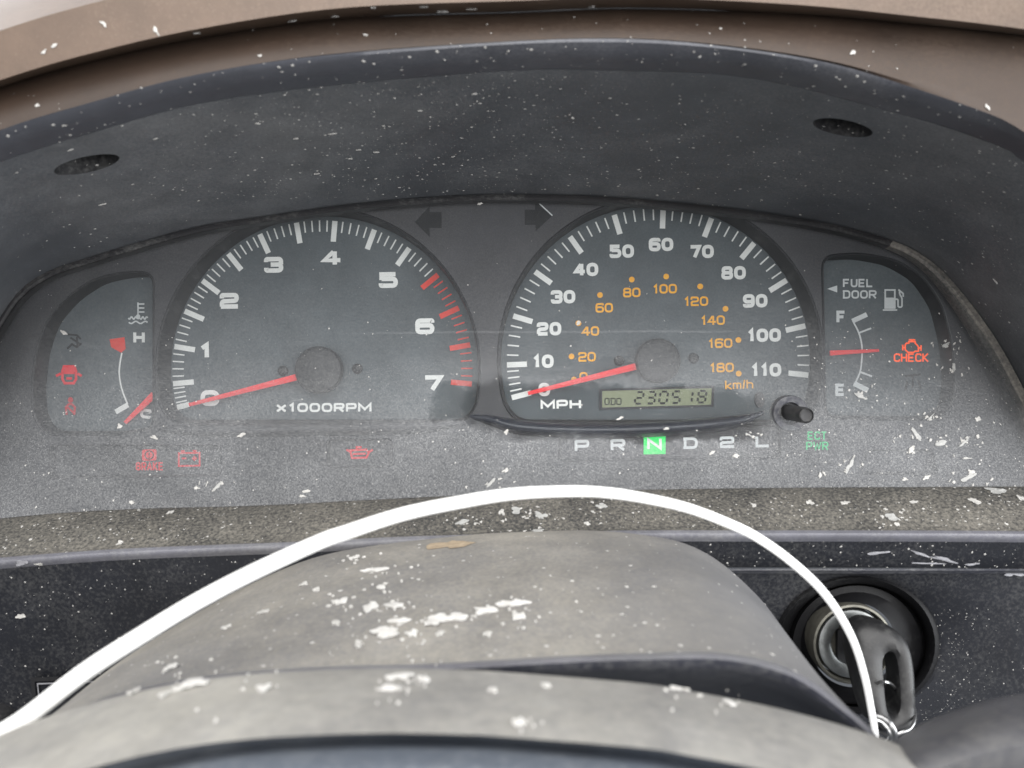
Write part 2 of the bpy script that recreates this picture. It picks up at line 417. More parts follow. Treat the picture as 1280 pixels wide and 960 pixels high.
# ------------------------------------------------------------------ stroke lettering
def rounded(pts, r, closed=False):
    out = []; n = len(pts)
    for i in range(n):
        p = Vector(pts[i])
        if not closed and i in (0, n - 1): out.append(p); continue
        a = Vector(pts[i - 1]); b = Vector(pts[(i + 1) % n])
        u = a - p; v = b - p; rr = min(r, u.length * 0.49, v.length * 0.49)
        if rr < 1e-4: out.append(p); continue
        s = p + u.normalized() * rr; e = p + v.normalized() * rr
        for k in range(5):
            t_ = k / 4; out.append((1 - t_) ** 2 * s + 2 * t_ * (1 - t_) * p + t_ * t_ * e)
    return out
G = {  # centre lines in a unit box, y up; 'c' closes the stroke, 's' keeps corners sharp
 '0': [('c', [(0,0),(1,0),(1,1),(0,1)])], 'O': [('c', [(0,0),(1,0),(1,1),(0,1)])],
 '1': [('s', [(.12,.72),(.62,1.0),(.62,-.08)])],
 '2': [('', [(0,.72),(0,1),(1,1),(1,.5),(0,.46),(0,0)]), ('s', [(-.08,0),(1.08,0)])],
 '3': [('', [(0,.75),(0,1),(1,1),(1,.52)]), ('', [(.3,.52),(1,.52),(1,0),(0,0),(0,.25)])],
 '4': [('s', [(.74,-.08),(.74,1.08)]), ('s', [(.66,1.04),(.02,.3),(1.12,.3)])],
 '5': [('', [(0,.22),(0,0),(1,0),(1,.6),(.05,.6)]), ('s', [(0.05,.5),(0.05,1),(1,1)])],
 '6': [('c', [(0,0),(1,0),(1,.58),(0,.58)]), ('', [(0,.4),(0,1),(1,1),(1,.8)])],
 '7': [('s', [(-.05,1),(1,1),(.42,-.08)])],
 '8': [('c', [(0,0),(1,0),(1,.52),(0,.52)]), ('c', [(.04,.52),(.96,.52),(.96,1),(.04,1)])],
 '9': [('c', [(0,.42),(1,.42),(1,1),(0,1)]), ('', [(1,.6),(1,0),(0,0),(0,.2)])],
 'A': [('s', [(-.05,-.08),(.5,1.05),(1.05,-.08)]), ('s', [(.2,.3),(.8,.3)])],
 'B': [('c', [(0,0),(1,0),(1,.52),(0,.52)]), ('c', [(0,.52),(.94,.52),(.94,1),(0,1)])],
 'C': [('', [(1,.75),(1,1),(0,1),(0,0),(1,0),(1,.25)])],
 'D': [('', [(-.1,0),(1,0),(1,1),(-.1,1)]), ('s', [(0.06,-.08),(0.06,1.08)])],
 'E': [('s', [(1,1),(0,1),(0,0),(1,0)]), ('s', [(0,.5),(.9,.5)])],
 'F': [('s', [(1,1),(0,1),(0,-.08)]), ('s', [(0,.5),(.85,.5)])],
 'H': [('s', [(0,-.08),(0,1.08)]), ('s', [(1,-.08),(1,1.08)]), ('s', [(0,.5),(1,.5)])],
 'K': [('s', [(0,-.08),(0,1.08)]), ('s', [(1,1.08),(.15,.5),(1.05,-.08)])],
 'L': [('s', [(0,1.08),(0,0),(1,0)])],
 'M': [('s', [(0,-.08),(0,1.0),(.5,.25),(1,1.0),(1,-.08)])],
 'N': [('s', [(0,-.08),(0,1.0),(1,0),(1,1.08)])],
 'P': [('', [(0,1),(1,1),(1,.42),(0,.42)]), ('s', [(0,-.08),(0,1.08)])],
 'R': [('', [(0,1),(1,1),(1,.45),(0,.45)]), ('s', [(0,-.08),(0,1.08)]), ('s', [(.5,.45),(1,-.08)])],
 'T': [('s', [(-.05,1),(1.05,1)]), ('s', [(.5,1),(.5,-.08)])],
 'U': [('', [(0,1.08),(0,0),(1,0),(1,1.08)])],
 'W': [('s', [(-.05,1.08),(.25,0),(.5,.8),(.75,0),(1.05,1.08)])],
 'X': [('s', [(0,-.05),(1,.85)]), ('s', [(0,.85),(1,-.05)])],
 'k': [('s', [(0,-.08),(0,1.1)]), ('s', [(1,.7),(.15,.3),(1.05,-.08)])],
 'm': [('s', [(0,-.08),(0,.75)]), ('', [(0,.68),(.5,.68),(.5,-.08)]), ('', [(.5,.68),(1,.68),(1,-.08)])],
 'h': [('s', [(0,-.08),(0,1.1)]), ('', [(0,.68),(1,.68),(1,-.08)])],
 '/': [('s', [(.1,-.1),(.9,1.1)])],
}
NARROW = {'1': 0.72, '/': 0.5}
def lettering(mb, text, cx, cy, h, cw, sw, gap, d, rot=0.0, slant=0.0, mi=0):
    """text centred on (cx,cy) pixels; h and cw outer glyph size, sw stroke width, gap between glyphs."""
    ws = [cw * NARROW.get(c, 1.25 if c in 'MWm' else 1.0) for c in text]
    tot = sum(ws) + gap * (len(text) - 1); x = -tot / 2; ca, sa = math.cos(rot), math.sin(rot); k = 0
    for c, wd in zip(text, ws):
        if c == ' ': x += wd + gap; continue
        iw, ih = wd - sw, h - sw
        for kind, pts in G[c]:
            P = [(x + sw / 2 + p[0] * iw + slant * (p[1] - .5) * h, (-h / 2 + sw / 2 + min(max(p[1], -sw / 2 / ih), 1 + sw / 2 / ih) * ih)) for p in pts]
            if kind != 's': P = [tuple(p) for p in rounded(P, min(h, wd) * 0.34, kind == 'c')]
            Q = [(cx + p[0] * ca + p[1] * sa, cy - (p[1] * ca - p[0] * sa)) for p in P]
            mb.ribbon(Q, sw, d + 0.02 * (k % 4), kind == 'c', mi); k += 1
        x += wd + gap
    return mb
def arc_px(cx, cy, r, a0, a1, n=24):
    return [(cx + r * math.cos(R(a0 + (a1 - a0) * i / (n - 1))), cy - r * math.sin(R(a0 + (a1 - a0) * i / (n - 1)))) for i in range(n)]

# ================================================================== DASH TOP
W0, W1 = -260, 1540
S_gap = [(-260,195),(0,107),(120,73),(250,45),(425,21),(640,13),(790,8),(990,15),(1140,28),(1280,43),(1540,78)]
S_lip = [(-260,300),(-120,219),(0,163),(115,128),(240,95),(400,70),(640,52),(790,49),(920,60),(1040,80),(1140,110),(1240,145),(1280,168),(1400,243),(1520,335)]
S_in = [(-260,330),(-120,250),(0,203),(120,165),(250,130),(420,107),(640,89),(765,89),(890,93),(990,108),(1090,134),(1190,162),(1280,197),(1400,258),(1520,350)]
S_lens = [(-70,660),(-60,580),(-45,505),(-25,448),(0,402),(25,367),(62,342),(112,325),(175,306),(250,286),(320,275),(440,258),(560,248),(640,246),(760,249),(900,262),(1000,276),(1060,288),(1112,303),(1145,318),(1172,338),(1198,366),(1222,397),(1248,436),(1282,500),(1312,575),(1335,650)]

dash = thing('dashboard_top', 'brown vinyl dashboard pad with a thick roll above a flat brown trim strip', 'dashboard', at(640, 20, 70))
N = 110
def shifted(pts, dy, d): return curve([(p[0], p[1] + dy) for p in pts], d, N)
mb = MB()
mb.loft([shifted(S_gap, 3, 84), shifted(S_gap, -1, 90.5), shifted(S_gap, -12, 95.5), shifted(S_gap, -40, 97), shifted(S_gap, -85, 90),
         [p + Vector((0, 45, 30)) for p in shifted(S_gap, -85, 90)], [p + Vector((0, 160, 50)) for p in shifted(S_gap, -85, 90)],
         [p + Vector((0, 420, 35)) for p in shifted(S_gap, -85, 90)]], 40)
part('top_roll', mb, M['brown'], dash); receive('roll', mb)
mb = MB()
mb.loft([shifted(S_lip, 4, 84), shifted(S_lip, 0, 90), shifted(S_lip, -3, 91), [a.lerp(b, 0.5) + Vector((0, -0.6, 0)) for a, b in zip(shifted(S_lip, -3, 91), shifted(S_gap, 8, 87))], shifted(S_gap, 8, 87), shifted(S_gap, 3, 85), shifted(S_gap, -2, 82), shifted(S_gap, -14, 79), shifted(S_gap, -40, 76)], 24)
part('trim_strip', mb, M['trimbrown'], dash, 'flat brown trim strip below the roll'); receive('trim', mb)

# ================================================================== INSTRUMENT HOOD (binnacle)
hood = thing('instrument_hood', 'dark grey plastic hood arching over the gauges with two screw recesses', 'dash hood', at(640, 100, 80))
# closed shell: inner ceiling, front edge, outer back, so that the screw recesses can be cut into it
cl = curve(S_lens, 5, N); ci = curve(S_in, 85, N); cf = curve(S_lip, 96, N)
mid = [a.lerp(b, 0.5) + Vector((0, 0, 0.8)) for a, b in zip(cl, ci)]
ce = [a.lerp(b, 0.5) + Vector((0, -3.4, -0.6)) for a, b in zip(ci, cf)]
cin = spline
inner = MB(); inner.loft([cl, mid, [a.lerp(b, 0.96) for a, b in zip(mid, ci)], ci], 22)
receive('hood', inner)
shell = MB()
rows = inner.rows
rows = rows + [[p + Vector((0, -1.2, 0.5)) for p in ci]]
def outward(rowsrc, off):
    out = []
    n = len(rowsrc)
    for i, p in enumerate(rowsrc):
        t_ = rowsrc[min(i + 1, n - 1)] - rowsrc[max(i - 1, 0)]
        nn = Vector((-t_.z, 0, t_.x)).normalized()
        out.append(p + nn * off)
    return out
back = [outward(r, 14) for r in reversed(inner.rows)]
shell.grid(inner.rows + back + [inner.rows[0]])
nn = N
for e in (0, N - 1):
    loop = [r * N + e for r in range(len(inner.rows) + len(back))]
    shell.f.append(loop if e else loop[::-1]); shell.m.append(0)
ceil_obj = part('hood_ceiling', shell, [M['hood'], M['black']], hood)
base_h = ROOTBASE[hood.name]
# screw recesses, black inside to paint their shade
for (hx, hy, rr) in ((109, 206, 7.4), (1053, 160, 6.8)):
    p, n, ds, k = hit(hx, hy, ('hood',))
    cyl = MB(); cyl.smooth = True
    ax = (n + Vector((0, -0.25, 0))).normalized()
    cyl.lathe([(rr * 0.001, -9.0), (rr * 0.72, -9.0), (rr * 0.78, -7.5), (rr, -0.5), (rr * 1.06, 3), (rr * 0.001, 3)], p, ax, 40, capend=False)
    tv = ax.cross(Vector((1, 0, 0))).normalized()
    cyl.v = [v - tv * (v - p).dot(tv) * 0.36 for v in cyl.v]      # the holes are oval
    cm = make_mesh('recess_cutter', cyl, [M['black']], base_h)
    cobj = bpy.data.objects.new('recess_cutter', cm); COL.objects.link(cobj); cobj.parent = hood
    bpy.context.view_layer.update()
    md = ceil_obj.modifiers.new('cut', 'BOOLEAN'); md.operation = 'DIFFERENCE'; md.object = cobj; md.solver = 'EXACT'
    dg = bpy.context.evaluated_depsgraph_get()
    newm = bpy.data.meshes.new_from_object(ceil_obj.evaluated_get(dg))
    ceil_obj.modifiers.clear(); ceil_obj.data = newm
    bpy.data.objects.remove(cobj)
    sc = MB(); sc.lathe([(0.3, 1.6), (2.2, 1.6), (2.9, 0.9), (3.0, -0.3)], p - ax * 9.0, ax, 20, capend=False)
    part('recess_screw', sc, M['black'], hood)
ceil_obj.data.set_sharp_from_angle(angle=R(40))
lipm = MB()
lipm.loft([[a + Vector((0, 0.6, 0.25)) for a in ci], ci, [a.lerp(b, 0.25) + Vector((0, -3.0, -0.5)) for a, b in zip(ci, cf)], ce, [a.lerp(b, 0.8) + Vector((0, -2.6, -0.1)) for a, b in zip(ci, cf)], cf, [p + Vector((0, 5, 0.8)) for p in cf], [p + Vector((0, 12, 1.5)) for p in cf]], 26)
part('hood_lip', lipm, M['lip'], hood, 'smooth rounded front edge of the hood'); receive('lip', lipm)

# ledge below the lens
LB = [(-170,662),(-60,650),(0,648),(80,641),(175,636),(320,632),(440,626),(560,620),(690,615),(820,612),(960,610),(1100,609),(1268,608),(1340,609),(1420,612)]
LE = [(-170,712),(-60,702),(0,697),(152,686),(376,677),(500,671),(600,668),(700,665),(800,663),(960,663),(1100,663),(1280,664),(1420,668)]
lb = curve(LB, 38, N); le = curve(LE, 56, N)
mb = MB()
mb.loft([[p + Vector((0, 3, -0.3)) for p in lb], [p + Vector((0, -0.3, -0.4)) for p in lb], [a.lerp(b, 0.5) + Vector((0, 0, 0.3)) for a, b in zip(lb, le)], [p + Vector((0, 1.5, 0.35)) for p in le], le], 18)
part('lower_ledge', mb, M['ledge'], hood, 'ledge under the lens thick with grey dust'); receive('ledge', mb)

# front of the lower bezel: rounded edge, then the dark face
def drop(pts, dy, d): return curve([(p[0], p[1] + dy) for p in pts], d, N)
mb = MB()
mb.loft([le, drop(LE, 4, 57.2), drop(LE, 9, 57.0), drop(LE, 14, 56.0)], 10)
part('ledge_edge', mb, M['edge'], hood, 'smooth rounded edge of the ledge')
receive('edge', mb)
low = thing('lower_dashboard', 'black grained plastic lower dashboard with a round opening for the ignition', 'lower dashboard', at(640, 800, 50))
SEAM = [(-170,716),(0,714),(300,712),(600,710),(897,708),(1280,709),(1420,711)]
mb = MB()
dl = drop(LE, 14, 56.0); fs = curve(SEAM, 53, N)
left_rows = [dl]
r0 = drop(LE, 14, 56.0)
# left field runs on to the foot of the dash, right strip stops at the seam
cut = 62
Lr = [r0[:cut]] + [[at(*q) for q in [(p_[0], p_[1], p_[2]) for p_ in spline([(-170, yy, dd), (200, yy - 4, dd), (520, yy - 6, dd), (810, yy - 6, dd)], cut)]] for yy, dd in ((740, 54), (800, 50.5), (880, 46), (980, 40), (1150, 30))]
mb = MB(); mb.loft(Lr, 22)
part('panel_face', mb, M['panel'], low); receive('panel', mb)
mb = MB(); mb.loft([r0[cut - 8:], [a.lerp(b, 0.5) for a, b in zip(r0[cut - 8:], fs[cut - 8:])], fs[cut - 8:], [p + Vector((0, 0.8, -0.5)) for p in fs[cut - 8:]], [p + Vector((0, 6, -0.2)) for p in fs[cut - 8:]]])
part('upper_strip', mb, M['panel'], low); receive('strip', mb)

# ================================================================== COLUMN-SIDE PANEL WITH IGNITION
IC = (1071, 806)            # lock centre
igp = low
def ell(cx, cy, rx, ry, n=48): return [(cx + rx * math.cos(2 * math.pi * i / n), cy - ry * math.sin(2 * math.pi * i / n)) for i in range(n)]
NS = 48
def radial_to_rect(cx, cy, x0, y0, x1, y1, n=NS):
    o = []
    for i in range(n):
        a = 2 * math.pi * i / n; c, s = math.cos(a), -math.sin(a)
        tx = ((x1 if c > 0 else x0) - cx) / c if abs(c) > 1e-6 else 1e9
        ty = ((y1 if s > 0 else y0) - cy) / s if abs(s) > 1e-6 else 1e9
        t_ = min(tx, ty); o.append((cx + c * t_, cy + s * t_))
    return o
def ring3(pts, d): return [at(p[0], p[1], d) for p in pts]
rect = radial_to_rect(*IC, 700, 713.5, 1420, 1200)
mb = MB()
def bowl(py, d0):      # panel leans away below
    return d0 - max(0, py - 713) * 0.035
def ringl(pts, d0): return [at(p[0], p[1], bowl(p[1], d0)) for p in pts]
e1 = ell(*IC, 101, 84)
mb.grid([ringl([(p[0], min(p[1], 1200) + (-0) ) for p in rect], 50), ringl([((a[0] * .5 + b[0] * .5), (a[1] * .5 + b[1] * .5)) for a, b in zip(rect, e1)], 49), ringl(ell(*IC, 110, 88), 48), ringl(e1, 47)], closed=True)
topl = [at(x, 710.3, 51.5) for x in (690, 900, 1100, 1280, 1430)]
tb = MB(); tb.loft([[at(x, 710.6, 49) for x in range(690, 1440, 30)], [at(x, 710.8, 51.6) for x in range(690, 1440, 30)], [at(x, 713, 51.8) for x in range(690, 1440, 30)], [at(x, 717, 50) for x in range(690, 1440, 30)]])
part('ignition_surround', mb, M['panel'], igp); receive('igpanel', mb)
part('panel_edge', tb, M['rim'], igp, 'thin raised edge along the seam')
mb = MB()
mb.grid([ringl(ell(*IC, 104, 87), 47.4), ringl(ell(*IC, 98, 84), 48.6), ringl(ell(*IC, 92, 78), 47.0), ringl(ell(*IC, 86, 76), 41), ringl(ell(*IC, 80, 74), 43.5), ringl(ell(*IC, 70, 66), 44), ringl(ell(1068, 806, 58, 57), 47), ringl(ell(1067, 806, 53, 53), 48.3)], closed=True)
part('opening_collar', mb, M['collar'], igp, 'stepped black rubber collar round the lock'); receive('collar', mb)

lock = thing('ignition_lock', 'round worn metal ignition lock in the black collar', 'ignition lock', at(*IC, 40))
c0 = at(1067, 806, 49) + Vector((0, 6.0, 0))
px_mm = K * (DIST - 50) / DIST
mb = MB(); mb.lathe([(51 * px_mm, -6), (51 * px_mm, 5.0), (50 * px_mm, 5.8), (47.5 * px_mm, 6.0), (46 * px_mm, 5.4), (45.5 * px_mm, 2)], c0, Vector((0, -1, 0)), 48, capend=False)
part('retaining_ring', mb, M['brass'], lock, 'tarnished brass coloured ring')
mb = MB(); mb.lathe([(44.5 * px_mm, 0), (44.5 * px_mm, 4.2), (42.5 * px_mm, 5.4), (33 * px_mm, 5.8), (27 * px_mm, 5.2), (25 * px_mm, 3.0), (24 * px_mm, 1.0)], c0, Vector((0, -1, 0)), 48, capend=False)
part('lock_face', mb, M['metal'], lock)
mb = MB(); mb.lathe([(24.5 * px_mm, 0), (24.5 * px_mm, 2.0), (10 * px_mm, 2.2)], c0, Vector((0, -1, 0)), 32)
part('lock_barrel', mb, M['brass'], lock)
sl = MB(); sl.smooth = False
c1 = at(1051, 808, 46)
sl.add([c1 + Vector((x, y, z)) for y in (-1.2, 0.5) for x, z in ((-1.2, -4.5), (1.2, -4.5), (1.2, 4.5), (-1.2, 4.5))], [[0, 1, 2, 3], [4, 5, 6, 7], [0, 1, 5, 4], [1, 2, 6, 5], [2, 3, 7, 6], [3, 0, 4, 7]])
part('key_slot', sl, M['dark'], lock)

# ================================================================== INSTRUMENT CLUSTER
CB = at(640, 560, 0)
clu = thing('instrument_cluster', 'car instrument cluster with dusty clear lens, tachometer, speedometer and side gauges', 'gauge cluster', CB)
DD = -10.0                               # dial plane
def circ_open(cx, cy, r, yb, rc):
    """round opening with a flat foot, in mask pixels."""
    a = math.degrees(math.asin((yb - cy) / r))
    xe = math.sqrt(r * r - (yb - cy) ** 2)
    pts = arc_px(cx, cy, r, -a + 7, 180 + a - 7, 72)
    l = pts[-1]; r_ = pts[0]
    def corner(p, x1):
        q = Vector((cx + (xe - 2) * (1 if x1 > cx else -1), yb)); e = Vector((x1, yb)); s = Vector(p)
        return [tuple((1 - t) ** 2 * s + 2 * t * (1 - t) * q + t * t * e) for t in (0.2, .4, .6, .8, 1)]
    return pts + corner(l, cx - xe + rc) + corner(r_, cx + xe - rc)[::-1]
open_t = circ_open(397.5, 462, 200, 527, 24)
open_s = circ_open(826, 449, 201, 527, 24)
open_l = [tuple(p) for p in rounded([(190,343),(158,342),(120,350),(86,372),(60,402),(47,440),(42,485),(44,520),(58,541),(150,541),(190,534)], 14, True)]
open_r = [tuple(p) for p in rounded([(1030,322),(1075,319),(1118,327),(1152,347),(1176,382),(1188,430),(1192,480),(1186,512),(1168,522),(1100,522),(1034,520)], 14, True)]
open_w = [tuple(p) for p in rounded([(62,557),(276,557),(276,594),(62,597)], 6, True)]
open_g = [tuple(p) for p in rounded([(700,537),(975,532),(975,572),(700,575)], 6, True)]
open_o = [tuple(p) for p in rounded([(410,550),(490,549),(490,582),(410,583)], 6, True)]
open_c = [tuple(p) for p in rounded([(1085,563),(1165,563),(1172,592),(1078,592)], 6, True)]
outer = [(-170,640)] + S_lens[1:-1] + [(1335,650)]
outer_pts = [(v.x, v.y) for v in spline([(p[0], p[1], 0) for p in S_lens], 120)]
outer_pts = [(p[0], p[1] - 3) for p in outer_pts] + [(1320, 660), (900, 664), (400, 672), (-100, 690)]
def off(loop, o):
    n = len(loop); c = Vector((sum(p[0] for p in loop) / n, sum(p[1] for p in loop) / n)); res = []
    for i in range(n):
        a = Vector(loop[i - 1]); b = Vector(loop[(i + 1) % n]); t_ = (b - a).normalized(); nn_ = Vector((-t_.y, t_.x))
        p = Vector(loop[i])
        if nn_.dot(p - c) < 0: nn_ = -nn_
        res.append(tuple(p + nn_ * o))
    return res
openings = [(open_t, DD), (open_s, DD), (open_l, -7.0), (open_r, -7.0), (open_w, -3.0), (open_g, -1.6), (open_o, -1.6), (open_c, -1.6)]
mb = MB()
loops = [[Vector((p[0], p[1], 0)) for p in outer_pts]]
for lp, dd in openings: loops.append([Vector((p[0], p[1], 0)) for p in off(lp, 4 if dd < -5 else 2)])
flat = [p for l in loops for p in l]
tris = geometry.tessellate_polygon(loops)
mb.add([at(p.x, p.y, 0) for p in flat], [list(t_) for t_ in tris])
part('gauge_mask', mb, M['mask'], clu, 'matt black mask plate round the gauges')
for (lp, dd), nm in zip(openings, ['tachometer_rim', 'speedometer_rim', 'temperature_gauge_rim', 'fuel_gauge_rim', 'warning_panel_rim', 'gear_panel_rim', 'oil_lamp_rim', 'blank_panel_rim']):
    mb = MB(); o = 4 if dd < -5 else 2
    def lay(q, d): 
        return [Vector((v.x, -d, v.z)) for v in [at(p[0], p[1], 0) for p in q]]
    rws = [lay(off(lp, o), 0.0), lay(off(lp, o * .6), 0.35), lay(off(lp, o * .2), 0.1), lay(lp, -0.9), lay(off(lp, -1.0), dd - 0.2)]
    mb.grid(rws, closed=True)
    part(nm, mb, M['rimwall'] if dd < -5 else M['mask'], clu)
    mb = MB(); q = lay(off(lp, 3), dd); mb.v = q; mb.smooth = False
    tr_ = geometry.tessellate_polygon([[Vector((p.x, p.z, 0)) for p in q]])
    mb.f = [list(x) for x in tr_]; mb.m = [0] * len(mb.f)
    key = nm.replace('_rim', '')
    if key in ('tachometer', 'speedometer', 'temperature_gauge', 'fuel_gauge'):
        M[key + '_obj'] = part(key, mb, M['dial'], clu)
    else:
        M[key + '_obj'] = part(key, mb, M['mask'], clu)
tach, speedo, tempg, fuel = (M[k + '_obj'] for k in ('tachometer', 'speedometer', 'temperature_gauge', 'fuel_gauge'))
warnp, gearp, oilp, blankp = (M[k + '_obj'] for k in ('warning_panel', 'gear_panel', 'oil_lamp', 'blank_panel'))
P0 = DD + 0.12                        # print height above the dial

tick_cache = {}
def tick(parent, cx, cy, r, ang, ln, wd, mat, d, name='tick_mark', label=None):
    key = (round(ln, 2), round(wd, 2), mat.name, d, cx)
    cc = at(cx, cy, d); s = K * (DIST - d) / DIST
    if key not in tick_cache:
        m_ = MB(); m_.smooth = False
        x = wd * s / 2; z0, z1 = (r - ln) * s, r * s
        m_.add([(-x, 0, z0), (x, 0, z0), (x, 0, z1), (-x, 0, z1), (-x, .1, z0), (x, .1, z0), (x, .1, z1), (-x, .1, z1)], [[0, 1, 2, 3], [0, 1, 5, 4], [1, 2, 6, 5], [2, 3, 7, 6], [3, 0, 4, 7]])
        tick_cache[key] = make_mesh(name, m_, mat, Vector((0, 0, 0)), False)
    o = bpy.data.objects.new(name, tick_cache[key]); COL.objects.link(o); o.parent = parent
    o.location = cc - CB; o.rotation_euler = (0, R(90 - ang), 0)
    if label: o['label'] = label
    return o

# ---- tachometer
tc_ = (403, 463); tr_ = 187.5
TA = [194.3, 185.1, 170.8, 156.7, 143.2, 128.9, 114.7, 100, 85.2, 69.7, 54.6, 39.6, 24.6, 9.8, -5.2]
for i, a in enumerate(TA):
    red = i >= 11
    tick(tach, *tc_, tr_, a, 26 if i not in (0,) else 16, 6.6, M['redprint'] if red else M['white'], P0, 'tick_mark', 'thick red tick of the red zone' if red else None)
    if i < len(TA) - 1:
        for j in range(1, 5):
            red2 = i >= 11
            tick(tach, *tc_, tr_, a + (TA[i + 1] - a) * j / 5, 14, 1.7, M['redprint'] if red2 else M['white'], P0, 'tick_mark', 'thin red tick of the red zone' if red2 else None)
for ch, x, y in (('0',262.5,497.5),('1',257,438.4),('2',286.6,376),('3',342,331),('4',414,322.5),('5',485.3,350),('6',531,407.8),('7',541.6,478.8)):
    part('numeral', lettering(MB(), ch, x, y, 19.8, 24, 5.6, 2, P0, R(-1)), M['white'], tach, 'white numeral %s of the tachometer' % ch, False)
part('unit_lettering', lettering(MB(), 'X1000RPM', 404.7, 509.4, 11.5, 13.6, 2.9, 1.6, P0, R(0)), M['white'], tach, 'white lettering X1000RPM', False)
# ---- speedometer
sc_ = (822.5, 449.5); sr_ = 189
SA = lambda v: 194.6 + (182 - 194.6) * v / 10 if v < 10 else 182 - 18.79 * (v - 10) / 10
for v in range(0, 111, 2):
    big = v % 10 == 0
    if 0 < v < 10 and v % 2 == 0 and v in (2,): pass
    tick(speedo, *sc_, sr_, SA(v), 25 if big else 14.5, 6.8 if big else 1.8, M['white'], P0)
for tx, x, y in (('0',680.3,486.9),('10',678.8,451.6),('20',686.3,411),('30',703.8,371),('40',732.5,336.9),('50',777.2,314),('60',826.3,305.6),('70',876.9,314.4),('80',916.9,341),('90',944,376),('100',955,419),('110',957.5,462.5)):
    part('numeral', lettering(MB(), tx, x, y, 16.8, 14.8, 4.5, 1.1, P0, R(-1)), M['white'], speedo, 'white miles numeral %s' % tx, False)
for tx, x, y in (('0',729.4,471),('20',733.8,446),('40',738,413.8),('60',755.3,384.7),('80',789.7,365.6),('100',831,361),('120',870,376.6),('140',891,400.3),('160',900.3,429),('180',902.2,459.4)):
    part('numeral', lettering(MB(), tx, x, y, 12.0, 10.6, 2.35, 0.8, P0, R(-1)), M['orange'], speedo, 'orange kilometres numeral %s' % tx, False)
for x, y in ((789.7,349.4),(832.8,345.6),(750,368.8),(875.3,358),(906.9,386),(923,425),(923.4,467),(723,404),(714.4,445.6),(717.5,474.4)):
    m_ = MB(); m_.prism(ell(x, y, 3.6, 3.6, 16), P0 - .1, P0); m_.smooth = False
    part('scale_dot', m_, M['orange'], speedo)
part('unit_lettering', lettering(MB(), 'MPH', 701, 505.6, 11.8, 14.5, 3.0, 1.8, P0, R(-1)), M['white'], speedo, 'white lettering MPH', False)
part('unit_lettering', lettering(MB(), 'km/h', 924, 480.6, 11, 8.6, 1.8, 1.0, P0, R(-2)), M['orange'], speedo, 'orange lettering km/h', False)
# ---- odometer display
def quad_lerp(q, u, v):
    a = Vector(q[0]).lerp(Vector(q[1]), u); b = Vector(q[3]).lerp(Vector(q[2]), u); return a.lerp(b, v)
LQ = [(752.8, 488.8), (890, 485), (888.8, 505.8), (752.8, 509.4)]
m_ = MB(); m_.smooth = False; m_.prism(LQ, DD - .1, DD + 0.3)
m_.v = m_.v
odo = part('odometer_display', m_, M['lcd'], clu, 'greenish liquid crystal odometer reading 230518')
m_ = MB(); m_.smooth = False
fr = [(749, 486.2), (893, 482), (892, 508.5), (749, 512.5)]
m_.grid([[at(p[0], p[1], DD + .5) for p in fr], [at(p[0], p[1], DD + .45) for p in LQ], [at(p[0], p[1], DD + .1) for p in LQ]], closed=True)
part('display_frame', m_, M['mask'], odo)
SEG = {'2': 'abged', '3': 'abgcd', '0': 'abcdef', '5': 'afgcd', '1': 'bc', '8': 'abcdefg'}
def seven(mb, ch, cx, cy, w_, h_, sw, d, sl=0.16):
    X0, X1, Y0, Ym, Y1 = -w_ / 2, w_ / 2, -h_ / 2, 0, h_ / 2; g = sw * .55
    L = {'a': ((X0 + g, Y1), (X1 - g, Y1)), 'd': ((X0 + g, Y0), (X1 - g, Y0)), 'g': ((X0 + g, Ym), (X1 - g, Ym)), 'b': ((X1, Y1 - g), (X1, Ym + g)), 'c': ((X1, Ym - g), (X1, Y0 + g)), 'f': ((X0, Y1 - g), (X0, Ym + g)), 'e': ((X0, Ym - g), (X0, Y0 + g))}
    for s_ in SEG[ch]:
        (x0, y0), (x1, y1) = L[s_]
        mb.ribbon([(cx + x0 + sl * y0, cy - y0), (cx + x1 + sl * y1, cy - y1)], sw, d)
    return mb
for ch, x in zip('230518', (799, 814, 829.5, 845.3, 860.5, 877.5)):
    part('digit', seven(MB(), ch, x, 496.6 - (x - 838) * 0.02, 9.4, 14.5, 2.6, DD + .42), M['lcdink'], odo, 'dark display digit %s' % ch, False)
m_ = MB()
for ch, x in (('O', 758.8), ('D', 766.3), ('O', 773.6)):
    lettering(m_, ch, x, 501.8, 9, 6.6, 1.3, 0, DD + .42, 0)
part('odo_lettering', m_, M['lcdink'], odo, 'small dark lettering ODO', False)
# ---- needles and hubs
def needle(parent, x0, y0, x1, y1, w0, w1, d, lift=3.0, name='needle'):
    a, b = Vector((x0, y0)), Vector((x1, y1)); t_ = (b - a).normalized(); n_ = Vector((-t_.y, t_.x)); m_ = MB(); m_.smooth = False
    q = [a + n_ * w0 / 2, a - n_ * w0 / 2, b - n_ * w1 / 2, b + n_ * w1 / 2]
    top = [at(p.x, p.y, d + lift) for p in q]; rid = [at(a.x, a.y, d + lift + .5), at(b.x, b.y, d + lift + .3)]
    bot = [p + Vector((0, .9, 0)) for p in top]
    m_.add(top + rid + bot, [[0, 4, 5, 3], [4, 1, 2, 5], [0, 1, 4], [2, 3, 5], [0, 3, 9, 6], [1, 7, 8, 2], [2, 8, 9, 3], [0, 6, 7, 1], [6, 9, 8, 7]])
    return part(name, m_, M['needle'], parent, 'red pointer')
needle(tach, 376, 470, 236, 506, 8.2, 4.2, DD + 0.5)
needle(speedo, 803, 456, 660, 491.8, 8.4, 4.6, DD + 0.5)
